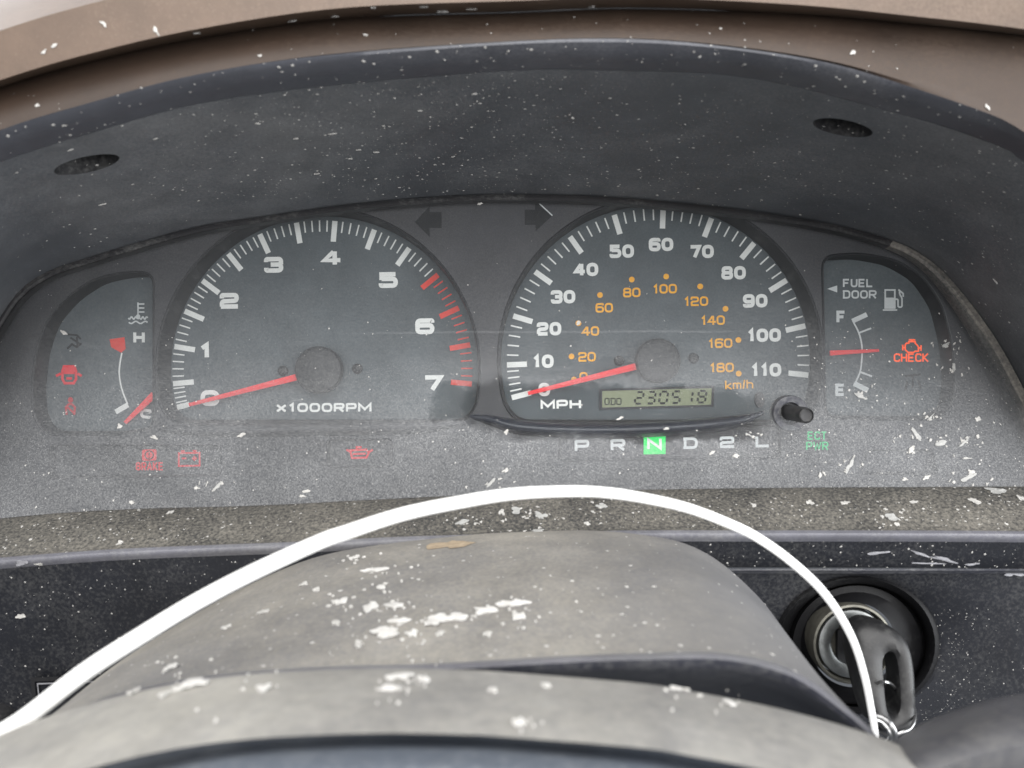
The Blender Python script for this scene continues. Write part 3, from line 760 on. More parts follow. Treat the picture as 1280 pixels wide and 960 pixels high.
for par, x, y, r in ((tach, 397.5, 462.5, 29), (speedo, 823, 451, 27.5)):
    c = at(x, y, DD + 6); s = K * (DIST - DD) / DIST
    m_ = MB(); m_.lathe([(r * s * .8, -6), (r * s * .8, -3.4), (r * s, -3.2), (r * s, -.6), (r * s * .95, 0.1), (r * s * .8, 0.5), (r * s * .4, 0.75), (r * s * .05, 0.8)], c, Vector((0, -1, 0)), 40)
    part('hub_cap', m_, M['black'], par, 'round black cap over the needle hub')
for par, x, y in ((tach, 354, 463.4), (tach, 447, 461), (speedo, 773.8, 451), (speedo, 867, 447.8)):
    c = at(x, y, DD); m_ = MB(); m_.lathe([(1.7, 0), (1.65, .5), (1.3, .8), (0.7, .85), (.6, .4)], c, Vector((0, -1, 0)), 20)
    part('dial_screw', m_, M['black'], par)
# ---- temperature gauge
D2 = -7.0 + .12
def strokes(mb, lst, wd, d):
    for i, p in enumerate(lst):
        cl_ = len(p) > 2 and p[0] == p[-1]
        mb.ribbon(p[:-1] if cl_ else p, wd, d + .015 * (i % 3), cl_)
    return mb
wav = lambda x0, x1, y: [(x0 + (x1 - x0) * i / 12, y + 1.5 * math.sin(i * math.pi / 3)) for i in range(13)]
part('coolant_symbol', strokes(MB(), [[(172.5, 378), (172.5, 396)], [(172.5, 380), (180.5, 380)], [(172.5, 385), (180.5, 385)], [(172.5, 390), (180.5, 390)], wav(160.5, 171, 397.5), wav(175, 184.5, 397.5), wav(161, 184.5, 403)], 1.8, D2), M['dimwhite'], tempg, None, False)
m_ = MB(); m_.prism(ell(172.5, 396, 2.8, 3.2, 12), D2 - .1, D2 + .05); part('coolant_bulb', m_, M['dimwhite'], tempg)
part('letter', lettering(MB(), 'H', 173.8, 421.8, 14.5, 14.5, 3.8, 0, D2, 0), M['white'], tempg, 'white letter H', False)
part('letter', lettering(MB(), 'C', 182, 517, 12, 14, 3.6, 0, D2, R(8)), M['white'], tempg, 'white letter C partly hidden by the mask', False)
m_ = MB(); m_.smooth = False; m_.prism([(137, 424), (155.5, 421.5), (157, 436), (151.5, 441), (139, 434)], D2 - .1, D2); part('hot_mark', m_, M['redprint'], tempg, 'red block of the hot end')
part('scale_arc', MB().ribbon([tuple(v)[:2] for v in spline([(152.3, 441, 0), (149.5, 458, 0), (149.3, 470, 0), (152.5, 487, 0), (159.5, 505.5, 0)], 24)], 1.9, D2), M['white'], tempg, None, False)
m_ = MB(); m_.ribbon([(144.5, 515), (160, 506)], 6.4, D2 + .03); part('tick_mark', m_, M['white'], tempg, None, False)
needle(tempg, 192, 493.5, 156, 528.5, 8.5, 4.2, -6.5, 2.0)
def belt(cx, cy, sc):
    return [[(cx - 5 * sc, cy + 10 * sc), (cx - 6 * sc, cy), (cx - 2 * sc, cy - 4 * sc), (cx + 2 * sc, cy - 4 * sc), (cx + 6 * sc, cy), (cx + 5 * sc, cy + 10 * sc)], [(cx - 5 * sc, cy - 1 * sc), (cx + 6 * sc, cy + 9 * sc)]]
# door-open lamp and seat-belt lamp
m_ = MB(); strokes(m_, [[(80, 458), (93, 458), (95, 464), (95, 474), (92, 479), (81, 479), (78, 474), (78, 464), (80, 458)], [(76, 467), (70, 470)], [(97, 467), (102, 470)], [(80, 466), (93, 466)], [(83, 473), (90, 473)]], 3.2, D2)
m_.prism([(81.5, 459.5), (91.5, 459.5), (93.5, 465), (79.5, 465)], D2 - .1, D2 - .02); part('door_lamp', m_, M['lampred'], tempg, 'lit red open door symbol')
m_ = MB(); m_.prism(ell(88, 500, 3.2, 3.6, 14), D2 - .1, D2 + .02); strokes(m_, belt(88, 509, .95), 2.6, D2); part('seat_belt_lamp', m_, M['lampdim'], tempg, 'dim red seat belt symbol')
m_ = strokes(MB(), [[(84, 418), (96, 419), (101, 424)], [(88, 422), (100, 430)], [(84, 436), (90, 430), (96, 434), (102, 429)], [(96, 421), (97, 433)]], 2.4, D2); part('unlit_symbol', m_, M['unlit'], tempg, 'dark unlit warning symbol', False)
# ---- fuel gauge
part('letter', lettering(MB(), 'F', 1051.5, 396, 15.5, 12, 3.8, 0, D2, 0), M['dimwhite'], fuel, 'grey letter F', False)
part('letter', lettering(MB(), 'E', 1050.4, 487.3, 15.5, 12.6, 3.8, 0, D2, 0), M['dimwhite'], fuel, 'grey letter E', False)
m_ = lettering(MB(), 'FUEL', 1072.5, 353.8, 10.5, 8.6, 2.1, 1.1, D2, 0); lettering(m_, 'DOOR', 1074.5, 368, 10.5, 9.8, 2.1, 1.1, D2, 0)
part('fuel_door_lettering', m_, M['dimwhite'], fuel, 'grey lettering FUEL DOOR', False)
m_ = MB(); m_.smooth = False; m_.prism([(1034, 361), (1046.5, 356.8), (1046.5, 365.5)], D2 - .1, D2); part('pointer_arrow', m_, M['dimwhite'], fuel, 'small grey triangle pointing to the fuel door side')
m_ = MB(); m_.smooth = False
m_.prism([(1106, 372), (1119, 372), (1119, 386), (1106, 386)], D2 - .1, D2)
strokes(m_, [[(1106.5, 386), (1106.5, 362.5), (1118.5, 362.5), (1118.5, 386)], [(1103.5, 387.5), (1121.5, 387.5)], [tuple(p) for p in rounded([(1119, 374), (1122.5, 374), (1122.5, 384), (1127.5, 384), (1127.5, 372), (1124.5, 368), (1124.5, 363)], 3)], [(1123, 362), (1129, 367), (1129, 371)]], 2.0, D2 + .05)
part('fuel_pump_symbol', m_, M['dimwhite'], fuel, 'grey fuel pump symbol', False)
part('scale_arc', MB().ribbon([tuple(v)[:2] for v in spline([(1066, 401, 0), (1073.5, 416, 0), (1077, 430, 0), (1077.5, 444, 0), (1075.3, 464, 0), (1068, 481, 0)], 24)], 2.0, D2), M['dimwhite'], fuel, None, False)
for a, b, wd in (((1065.3, 401.5), (1083.6, 393), 6.0), ((1073.6, 416.2), (1089, 410.3), 2.2), ((1077.5, 440), (1092, 439), 2.2), ((1075.3, 465), (1090, 470.5), 2.4), ((1067.3, 479.2), (1085, 488), 6.4)):
    m_ = MB(); m_.ribbon([a, b], wd, D2 + .04); part('tick_mark', m_, M['dimwhite'], fuel, None, False)
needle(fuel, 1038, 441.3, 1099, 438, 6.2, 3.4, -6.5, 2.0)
m_ = lettering(MB(), 'CHECK', 1139, 447, 10.6, 8.0, 1.9, 0.9, D2, 0)
strokes(m_, [[(1133, 429), (1136, 429), (1136, 427), (1144, 427), (1144, 429), (1147, 432), (1148, 434), (1148, 439), (1144, 439), (1142, 440.5), (1135, 440.5), (1131.5, 437), (1131.5, 431), (1133, 429)], [(1136, 424.8), (1144, 424.8)], [(1140, 425), (1140, 427)], [(1128.5, 431), (1128.5, 438)], [(1128.5, 434.5), (1131.5, 434.5)], [(1148, 436), (1151, 434)], [(1151.3, 431.5), (1151.3, 438.5)]], 1.8, D2)
part('check_engine_lamp', m_, M['lamporange'], fuel, 'lit orange engine symbol over CHECK', False)
m_ = strokes(MB(), [[(1131, 470), (1151, 468)], [(1141, 469), (1141, 484)], [(1134, 476), (1132, 488)], [(1148, 475), (1151, 486)]], 2.4, D2); part('unlit_symbol', m_, M['unlit'], fuel, 'dark unlit warning symbol', False)
# ---- warning lamps
D3 = -3.0 + .12
m_ = MB(); m_.smooth = False; m_.prism([tuple(p) for p in rounded([(177.5, 562), (195.5, 561.5), (195.5, 575.5), (177.5, 576)], 2.5, True)], D3 - .1, D3)
m_.v = m_.v; br = part('brake_lamp', m_, M['lampred'], warnp, 'lit red brake symbol over BRAKE') if False else None
m_ = MB(); m_.prism([tuple(p) for p in rounded([(177.5, 562), (195.5, 561.5), (195.5, 575.5), (177.5, 576)], 2.5, True)], D3 - .1, D3)
lettering(m_, 'BRAKE', 187, 582.8, 10.5, 6.4, 1.9, 0.7, D3)
strokes(m_, [[(x, y) for x, y in ell(186.5, 568.8, 5.2, 5.2, 20)] + [ell(186.5, 568.8, 5.2, 5.2, 20)[0]], [(186.5, 565.5), (186.5, 569.6)], [(186.5, 571), (186.5, 572.4)]], 1.5, D3 + .08)
for i in range(len(m_.f)):
    if all(m_.v[k].y < -(D3 + .07) for k in m_.f[i]): m_.m[i] = 1
part('brake_lamp', m_, [M['lampred'], M['unlit']], warnp, 'lit red brake symbol over BRAKE', False)
m_ = strokes(MB(), [[tuple(p) for p in [(223.5, 566.5), (249.5, 566), (249.5, 582), (223.5, 582.5), (223.5, 566.5)]], [(226, 564), (231, 564)], [(241, 563.6), (246, 563.6)], [(227, 573), (233, 573)], [(240, 573), (246, 573)], [(243, 570), (243, 576)]], 2.2, D3)
part('battery_lamp', m_, M['lampred'], warnp, 'lit red battery symbol', False)
D4 = -1.6 + .12
m_ = strokes(MB(), [[(438, 563), (458, 562), (461, 566), (458, 572), (440, 572.5), (438, 563)], [(433, 562), (438, 565)], [(446, 562), (446, 559), (452, 559)], [(460, 566), (466, 562)], [(441, 567.5), (457, 567)]], 2.6, D4)
part('oil_can_symbol', m_, M['lampred'], oilp, 'lit red oil can symbol', False)
# ---- gear letters
m_ = MB(); m_.smooth = False; m_.prism([(804.5, 543), (832, 542.5), (832, 567.5), (804.5, 568)], D4 - .1, D4 - .02); ng = part('selected_gear_lamp', m_, M['lampgreen'], gearp, 'lit green square behind the letter N')
for ch, x, y in (('P', 727.5, 557), ('R', 772.5, 556), ('N', 818, 555), ('D', 863, 554), ('2', 908.8, 552.8), ('L', 953.5, 552)):
    part('gear_letter', lettering(MB(), ch, x, y, 14.5, 18.5, 3.5, 0, D4 + .08, R(-1)), M['dimwhite'] if ch != 'N' else M['white'], gearp, 'gear letter %s' % ch, False)
m_ = lettering(MB(), 'ECT', 1021.5, 544.5, 10.5, 7.4, 1.9, 1, .3); lettering(m_, 'PWR', 1021.5, 557.3, 10.5, 8.0, 1.9, 1, .3)
part('transmission_lamp', m_, M['lampteal'], clu, 'dim green lettering ECT PWR', False)
# ---- turn signal arrows, unlit
m_ = MB(); m_.smooth = False; m_.prism([(518.5, 277.5), (537, 257.7), (537, 265), (552, 265), (552, 285), (537, 285), (537, 296)], .02, .12); part('turn_arrow', m_, M['unlit'], clu, 'unlit arrow pointing left')
m_ = MB(); m_.smooth = False; m_.prism([(690, 270), (668.8, 249), (668.8, 262), (656, 262), (656, 281), (669.3, 281), (669.6, 289)], .02, .12); part('turn_arrow', m_, M['unlit'], clu, 'unlit arrow pointing right')
m_ = MB().ribbon([(669.5, 250), (690.5, 269.5)], 1.4, .3); part('arrow_edge', m_, M['dimwhite'], clu, None, False)
# ---- moulded lips under the dials
for nm, pts, mat in (('lower_lip', [(585, 520), (612, 524), (650, 533), (720, 537), (800, 536), (880, 531), (930, 524), (955, 515)], 'navy'), ('lower_lip', [(196, 536), (300, 536), (420, 534), (520, 532), (585, 528)], 'mask')):
    m_ = MB(); cs = []
    for o, dd in ((-8, -.2), (-6, 2.2), (-1, 3.6), (5, 3.2), (9, 1.2), (11, -.2)):
        q = spline([(p[0], p[1], 0) for p in pts], 40); row = []
        for i, v in enumerate(q):
            f = math.sin(min(1, min(i, 39 - i) / 7) * math.pi / 2); row.append(at(v.x, v.y + o * (.25 + .75 * f), -.2 + (dd + .2) * f))
        cs.append(row)
    m_.loft(cs, 16); part(nm, m_, M[mat], clu)
m_ = MB(); m_.prism(ell(950, 500, 6, 10, 20), 0, 1.0); part('mask_peg', m_, M['mask'], clu)
# ---- lens, its frame and the reset knob
lens_mb = MB()
NT = 100
SL = [p for p in S_lens if -130 < p[0] < 1300]
lt = curve([(p[0] + (4 if p[0] < 300 else (-4 if p[0] > 1000 else 0)), p[1] + 4) for p in SL], 7, NT)
LBx = [(-66,655)] + [p for p in LB if -50 < p[0] < 1200] + [(1290, 609)]
lbm = curve(LBx, 37, NT)
lens_mb.loft([lt, [a.lerp(b, .3) + Vector((0, -2.2, 0)) for a, b in zip(lt, lbm)], [a.lerp(b, .62) + Vector((0, -3.0, 0)) for a, b in zip(lt, lbm)], [a.lerp(b, .9) + Vector((0, -1.9, 0)) for a, b in zip(lt, lbm)], lbm], 26)
part('lens', lens_mb, lens_material(), clu, 'clear curved lens filmed with dust'); receive('lens', lens_mb)
m_ = MB(); fr_o = curve(S_lens, 6.5, N)
def inward(src, o):
    out = []
    for i, p in enumerate(src):
        t_ = src[min(i + 1, len(src) - 1)] - src[max(i - 1, 0)]; n_ = Vector((t_.z, 0, -t_.x)).normalized(); out.append(p + n_ * o)
    return out
def inw(o0, o1, dy=0.0):
    a, b = inward(fr_o, o0), inward(fr_o, o1); n = len(a)
    w_ = [min(1, max(0, (i / n - .78) / .09)) for i in range(n)]
    return [p.lerp(q, f) + Vector((0, dy, 0)) for p, q, f in zip(a, b, w_)]
rw = [[p + Vector((0, -1.5, .4)) for p in fr_o], inw(.4, 1.0), inw(1.0, 3.4), inw(1.3, 4.2, 3.5)]
i0 = int(N * 0.78)
m_.loft([r[:i0] for r in rw], 10)
part('lens_frame', m_, M['black'], clu, 'plastic frame round the top edge of the lens')
m_ = MB(); m_.loft([r[i0 - 1:] for r in rw], 10)
part('side_frame', m_, M['sideframe'], clu, 'dusty brownish side frame of the lens')
kc = at(987, 516.5, 32)
m_ = MB(); sm = K * (DIST - 32) / DIST
m_.lathe([(22.5 * sm, -2), (22.5 * sm, .8), (21.5 * sm, 1.3), (14 * sm, 1.0), (13 * sm, .4), (12.5 * sm, -3), (2, -3)], kc, Vector((0, -1, 0)), 40)
kn = part('reset_knob_collar', m_, M['rim'], clu, 'grey round collar of the trip reset knob')
m_ = MB(); m_.lathe([(9.6 * sm, -4), (9.6 * sm, 12.5), (8.8 * sm, 13.6), (7.6 * sm, 13.8), (7.2 * sm, 13.2), (1, 13.1)], at(986, 515.5, 32), Vector((.04, -1, -.03)), 28)
part('reset_knob', m_, M['black'], kn, 'black stalk of the trip reset knob')

# ================================================================== STEERING COLUMN COVER
col = thing('steering_column_cover', 'grey steering column cover, dusty, with a raised front rim', 'column cover', at(640, 850, 95))
NC = 90
CA = [(20,960),(80,895),(140,835),(215,785),(300,738),(385,702),(470,684),(560,674),(640,669),(760,667),(840,677),(890,697),(930,728),(962,765),(985,815),(995,880),(1000,950)]
CE = [(-60,1010),(-10,948),(30,921),(90,890),(160,866),(266,846),(400,835),(537,831),(714,821),(800,818),(905,818),(988,838),(1050,879),(1095,920),(1120,965),(1135,1020)]
ca = curve(CA, 60, NC); ce_ = curve(CE, 128, NC)
m_ = MB(); m_.loft([[p + Vector((0, 22, -1.5)) for p in ca], ca, [a.lerp(b, .35) + Vector((0, 0, .8)) for a, b in zip(ca, ce_)], [a.lerp(b, .7) + Vector((0, 0, .5)) for a, b in zip(ca, ce_)], ce_], 30)
part('cover_top', m_, M['column'], col); receive('column', m_)
def dn(dy, d): return curve([(p[0], p[1] + dy) for p in CE], d, NC)
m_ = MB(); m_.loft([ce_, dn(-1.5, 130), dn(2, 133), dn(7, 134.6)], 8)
part('rim_edge', m_, M['edge'], col, 'worn top edge of the rim, painted paler for its highlight'); receive('rimedge', m_)
m_ = MB(); m_.loft([dn(7, 134.6), dn(11, 135), dn(16, 134), dn(28, 130), dn(60, 118), dn(140, 100)], 26)
part('front_rim', m_, M['rim'], col, 'rounded darker front rim'); receive('rim', m_)

# ================================================================== STEERING WHEEL
whl = thing('steering_wheel', 'grey steering wheel seen from above, dusty hub pad and one spoke', 'steering wheel', at(640, 1000, 165))
H0 = [(-320,1180),(-200,1040),(-60,945),(60,897),(180,864),(300,845),(450,837),(572,838),(643,842),(800,855),(863,865),(988,890),(1113,928),(1180,968),(1260,1040),(1330,1180)]
def hc(dy, d, sx=1.0): return curve([(640 + (p[0] - 640) * sx, p[1] + dy) for p in H0], d, NC)
m_ = MB(); m_.loft([hc(40, 136), hc(3, 140), hc(0, 143), hc(14, 150), hc(38, 158), hc(64, 164), hc(80, 167)], 26)
part('hub_cover', m_, M['hub'], whl, 'dusty grey upper shell of the hub'); receive('hub', m_)
m_ = MB(); m_.loft([hc(78, 165, .97), hc(84, 162, .96), hc(90, 162, .95), hc(96, 165, .94), hc(108, 169, .93), hc(150, 175, .9), hc(320, 182, .85), hc(700, 186, .75)], 30)
part('horn_pad', m_, M['pad'], whl, 'smooth horn pad set in a dark groove')
SP = [(1085,955),(1113,929),(1155,904),(1197,887),(1238,875),(1280,868),(1340,862),(1450,865)]
def sp(dy, d): return curve([(p[0], p[1] + dy) for p in SP], d, 40)
m_ = MB(); m_.loft([sp(60, 128), sp(6, 132), sp(0, 135), sp(8, 141), sp(26, 147), sp(44, 150), sp(64, 152), sp(100, 151), sp(200, 146)], 28)
part('spoke', m_, M['spoke'], whl, 'dark grey right spoke'); receive('spoke', m_)

# ================================================================== KEY, RING, WHITE LOOP
key = thing('ignition_key', 'key with black rubber head turned in the ignition lock', 'key', at(1095, 840, 62))
def rr_loop(px_pts, d_of, n=56):
    q = spline([(p[0], p[1], 0) for p in px_pts] + [(px_pts[0][0], px_pts[0][1], 0)], n + 1)[:-1]
    return [at(v.x, v.y, d_of(v.x, v.y)) for v in q]
kd = lambda x, y: 58 + (y - 780) * 0.05
ko = [(1062,784),(1076,774),(1096,776),(1117,786),(1131,803),(1137,830),(1139,865),(1139,893),(1134,908),(1120,914),(1102,911),(1086,900),(1076,876),(1068,845),(1061,812)]
ki = [(1101,818),(1106,813),(1112,816),(1114,828),(1116,850),(1117,872),(1115,884),(1109,887),(1104,882),(1102,865),(1101,845),(1100,828)]
lo = rr_loop(ko, kd); li = rr_loop(ki, kd)
# line the two loops up
k0 = min(range(56), key=lambda k: sum((lo[i] - li[(i + k) % 56]).length for i in range(56)))
li = [li[(i + k0) % 56] for i in range(56)]
fwd = Vector((0, -1, 0))
lerp_l = lambda a, b, f: [p.lerp(q, f) for p, q in zip(a, b)]
m_ = MB()
m_.grid([[p + fwd * -4 for p in lo], [p + fwd * 1.5 for p in lo], [p + fwd * 3.2 for p in lerp_l(lo, li, .12)], [p + fwd * 4.0 for p in lerp_l(lo, li, .35)], [p + fwd * 4.0 for p in lerp_l(lo, li, .65)], [p + fwd * 3.2 for p in lerp_l(lo, li, .9)], [p + fwd * 1.5 for p in li], [p + fwd * -4 for p in li], [p + fwd * -4 for p in lo]], closed=True)
part('key_head', m_, M['keyhead'], key); receive('key', m_)
m_ = MB(); m_.smooth = False
bl0 = at(1078, 800, 57); bl1 = at(1071, 806, 40)
ux = Vector((.35, 0, .94)).normalized() * 3.6; uy = Vector((.94, 0, -.35)) * 1.1
m_.add([bl0 + ux + uy, bl0 + ux - uy, bl0 - ux - uy, bl0 - ux + uy, bl1 + ux + uy, bl1 + ux - uy, bl1 - ux - uy, bl1 - ux + uy], [[0, 1, 2, 3], [4, 5, 6, 7], [0, 1, 5, 4], [1, 2, 6, 5], [2, 3, 7, 6], [3, 0, 4, 7]])
part('key_blade', m_, M['metal'], key)
m_ = MB()
rp = spline([(1094,856,64),(1100,852.5,67),(1108,852.5,68.5),(1115,856,66),(1124,866,60),(1138,876,60),(1143,887,64),(1143,900,68),(1138,910,70),(1128,915,71),(1112,920,70),(1098,912,66),(1091,895,61),(1090,872,60),(1094,856,64)], 70)
m_.tube([at(p.x, p.y, p.z) for p in rp[:-1]], .38, 8, closed=True)
solo('key_ring', m_, M['chrome'], 'thin steel wire ring through the black key head', 'key ring', group=None)
m_ = MB()
m_.tube([at(p.x, p.y, p.z) for p in spline([(1094,894,74),(1104,897,75),(1113,905,76),(1119,918,76),(1114,928,75),(1100,930,74),(1090,920,73),(1088,905,73)], 50)], .55, 8)
m_.tube([at(p.x, p.y, p.z) for p in spline([(1096,900,74.5),(1104,904,75),(1110,911,76),(1113,921,76),(1106,928,75),(1096,926,74)], 40)], .45, 8)
solo('split_ring', m_, M['chrome'], 'heavier steel split ring at the end of the white loop', 'key ring')
m_ = MB()
cp = [(-150,1020,150),(-60,958,146),(0,918,143),(35,895,141),(106,840,138),(177,794,134),(248,751,129),(319,714,124),(400,677,118),(431,666,116),(502,643,111),(573,628,107),(640,617.5,103),(715,614,99),(765,616.5,97),(815,624.5,94),(863,636,92),(915,656,90),(947,672,88),(988,701,86),(1030,741,84),(1063,793,81),(1080,843,78.5),(1090,893,76),(1094,918,74.5),(1094,930,73)]
path = [at(v.x, v.y, v.z) for v in spline(cp, 160)]
rad = [1.40 - 0.32 * min(1, max(0, (i - 60) / 60)) for i in range(160)]
m_.tube(path, rad, 14, 0.6)
solo('white_plastic_loop', m_, M['cord'], 'white plastic strap looping over the column cover to the key', 'strap')

# ================================================================== SWITCH AT THE FOOT OF THE DASH
sw = thing('dash_switch', 'black dash switch with a pale edge beside the column cover', 'switch', at(75, 875, 50))
def panel_d(y): return 48.0 + (880 - y) * 0.075
def frame(mb, x0, y0, x1, y1, wd, d0, d1):
    q = [(x0, y0 + 3), (x1, y0), (x1, y1), (x0 + 6, y1)]
    qi = [(x0 + wd, y0 + 3 + wd), (x1 - wd, y0 + wd), (x1 - wd, y1 - wd), (x0 + 6 + wd, y1 - wd)]
    L_ = lambda pts, dz: [at(p[0], p[1], panel_d(p[1]) + dz) for p in pts]
    mb.grid([L_(q, d0), L_(q, d1), L_(qi, d1), L_(qi, d0)], closed=True); return mb
m_ = frame(MB(), 38, 844, 130, 915, 5, -1, 2.2); m_.smooth = False; part('switch_frame', m_, M['dark'], sw)
m_ = frame(MB(), 46, 851, 122, 908, 1.7, -1, 2.4); m_.smooth = False; part('switch_edge', m_, M['scrape'], sw, 'pale line round the button')
m_ = MB(); m_.smooth = False; m_.grid([[at(x, y, panel_d(y) + 1.6) for x in (50, 85, 120)] for y in (855, 880, 906)]); part('button', m_, M['panel'], sw)
m_ = MB(); m_.lathe([(5.2, -3), (5.2, 4), (4.6, 5), (1, 5.2)], at(-6, 905, 47), Vector((0, -1, 0)), 28)
solo('dimmer_knob', m_, M['black'], 'small round black knob beside the dash switch', 'knob')

# ================================================================== FLAKES AND DUST
def flake_mesh(p, n, ln, wd, ang, thick=.25, seed=0):
    """thin curled chip with an uneven outline; ln, wd in mm; ang is the direction in the picture plane."""
    rnd = random.Random(seed); n = n.normalized()
    u = Vector((math.cos(ang), 0, math.sin(ang))); u = (u - n * u.dot(n)).normalized(); v = n.cross(u)
    k = rnd.choice((15, 17, 19)); top = []; f1, f2, g1, g2 = rnd.uniform(0, 6), rnd.uniform(0, 6), rnd.choice((2, 3)), rnd.choice((4, 5))
    for i in range(k):
        a = 2 * math.pi * i / k; r = .78 + .20 * math.sin(g1 * a + f1) + .13 * math.sin(g2 * a + f2) + rnd.uniform(-.13, .13)
        q = u * math.cos(a) * ln / 2 * r + v * math.sin(a) * wd / 2 * r
        top.append(p + q + n * (thick * rnd.uniform(.5, 1.1) + rnd.uniform(0, .07) * wd))
    c = p + n * (thick * 1.5)
    bot = [q - n * thick for q in top]
    m_ = MB(); m_.smooth = False
    m_.add([c] + top + bot, [[0, 1 + i, 1 + (i + 1) % k] for i in range(k)] + [[1 + i, 1 + k + i, 1 + k + (i + 1) % k, 1 + (i + 1) % k] for i in range(k)])
    return m_
CF, HF, LF, NF, SF = 'flakes on the column cover', 'flakes on the steering wheel hub', 'flakes on the ledge', 'flakes on the lens', 'scrapes along the panel seam'
FLAKES = [  # x, y, length, width, angle, surface, group, label
 (482,792,40,17,0,'column',CF,'thick oval white flake, largest of the chips on the column cover'),
 (545,777,30,20,25,'column',CF,'white flake at the lower end of the long broken streak on the column cover'),
 (570,773,36,13,20,'column',CF,'long ragged white flake in the middle of the streak on the column cover'),
 (608,764,36,11,20,'column',CF,'slender white flake in the upper half of the streak on the column cover'),
 (641,755,40,11,12,'column',CF,'long narrow white flake ending the streak at its top right on the column cover'),
 (426,753,24,10,-25,'column',CF,'lone slanted white flake at the left end of the chips on the column cover'),
 (463,760,24,14,35,'column',CF,'wide white flake between the lone slanted chip and the column cover streak'),
 (493,758,24,13,15,'column',CF,'faint wide white flake just above the thick oval chip on the column cover'),
 (470,713,42,6,18,'column',CF,'thin white streak flake near the far edge of the column cover'),
 (443,698,16,9,10,'column',CF,'small pale flake above the thin streak near the far edge of the column cover'),
 (515,793,17,11,0,'column',CF,'small yellowish white flake right of the thick oval chip on the column cover'),
 (648,772,18,10,-20,'column',CF,'small oval white flake below the top right end of the column cover streak'),
 (500,777,30,8,8,'column',CF,'flat white flake just above the thick oval chip, touching the streak'),
 (476,735,16,7,0,'column',CF,'small flat white flake alone between thin streak and chips on the column cover'),
 (500,847,36,13,20,'hub',HF,'long pale flake on the hub edge right under the column rim'),
 (529,851,17,12,-30,'hub',HF,'round white flake at the right end of the long pale hub flake'),
 (486,862,26,12,10,'hub',HF,'wide blurry flake below the long pale hub flake'),
 (648,905,16,12,0,'hub',HF,'faint round flake low on the hub front'),
 (845,862,18,12,0,'hub',HF,'bright round flake on the hub edge below the dark column rim'),
 (911,880,18,11,0,'hub',HF,'white flake on the hub edge nearest the ignition key'),
 (240,857,38,20,15,'hub',HF,'biggest white flake, on the left shoulder of the hub'),
 (215,835,16,15,0,'hub',HF,'round white flake above the biggest flake on the left shoulder'),
 (330,862,18,15,30,'hub',HF,'rounded white flake alone right of the biggest left shoulder flake'),
 (578,653,18,6,60,'ledge',LF,'upright sliver on the ledge just under the white strap'),
 (645,639,16,9,10,'ledge',LF,'wide pale flake on the ledge right under the top of the white strap'),
 (676,645,20,7,-60,'ledge',LF,'steep slanted flake on the ledge below the strap top'),
 (752,633,16,7,-15,'ledge',LF,'flat pale flake on the ledge under the strap, right of its top'),
 (1115,647,20,8,-10,'ledge',LF,'ragged white flake in the middle of the right half of the ledge'),
 (1245,614,25,8,-28,'ledge',LF,'long pointed white flake at the right end of the ledge below the lens corner'),
 (672,664,22,5,-10,'ledge',LF,'thin flake on the front edge of the ledge above the column cover'),
 (1145,543,21,8,-55,'lens',NF,'broad steep white flake on the lens below the fuel gauge'),
 (1176,554,20,7,8,'lens',NF,'flat white flake on the lens right of the broad steep one'),
 (1163,522,16,3,45,'lens',NF,'thin scratch-like flake on the lens above the broad steep one'),
 (1062,582,22,7,60,'lens',NF,'bright elongated flake on the lens below the green letters'),
 (1075,495,18,7,-35,'lens',NF,'pointed white flake on the lens just under the letter E'),
 (1182,432,16,6,30,'lens',NF,'slanted white flake on the lens right of the CHECK lamp'),
 (1192,459,15,5,75,'lens',NF,'upright white flake on the lens below the one beside CHECK'),
 (1210,597,22,7,35,'lens',NF,'white flake on the lens in its lower right corner'),
 (1205,553,18,4,40,'lens',NF,'thin slanted flake on the lens near its right frame'),
 (272,608,18,5,55,'lens',NF,'white sliver on the lens under the battery lamp'),
 (938,545,20,2,-35,'lens',NF,'hair-thin white sliver on the lens between gear letters 2 and L'),
 (614,603,18,6,40,'lens',NF,'pale slanted flake on the lens just above the top of the strap'),
 (1096,691,34,4,8,'panel',SF,'thin grey scrape on the panel strip above the ignition lock'),
 (1150,692,26,4,-18,'panel',SF,'short slanted grey scrape in the middle of the panel strip'),
 (1180,699,38,5,-18,'panel',SF,'longest slanted grey scrape on the panel strip'),
 (1160,704,40,3,0,'panel',SF,'flat grey scrape lying along the panel seam'),
 (1215,705,20,3,8,'panel',SF,'small grey scrape at the right end of the scrapes along the seam'),
 (1266,716,26,9,-8,'panel',SF,'ragged grey scrape below the seam at the far end of the panel'),
 (27,703,16,9,10,'panel',SF,'pale chip on the left end of the ledge edge'),
 (553,14,18,5,0,'roll','flecks on the dashboard roll','flat pale fleck on the lower edge of the brown roll'),
]
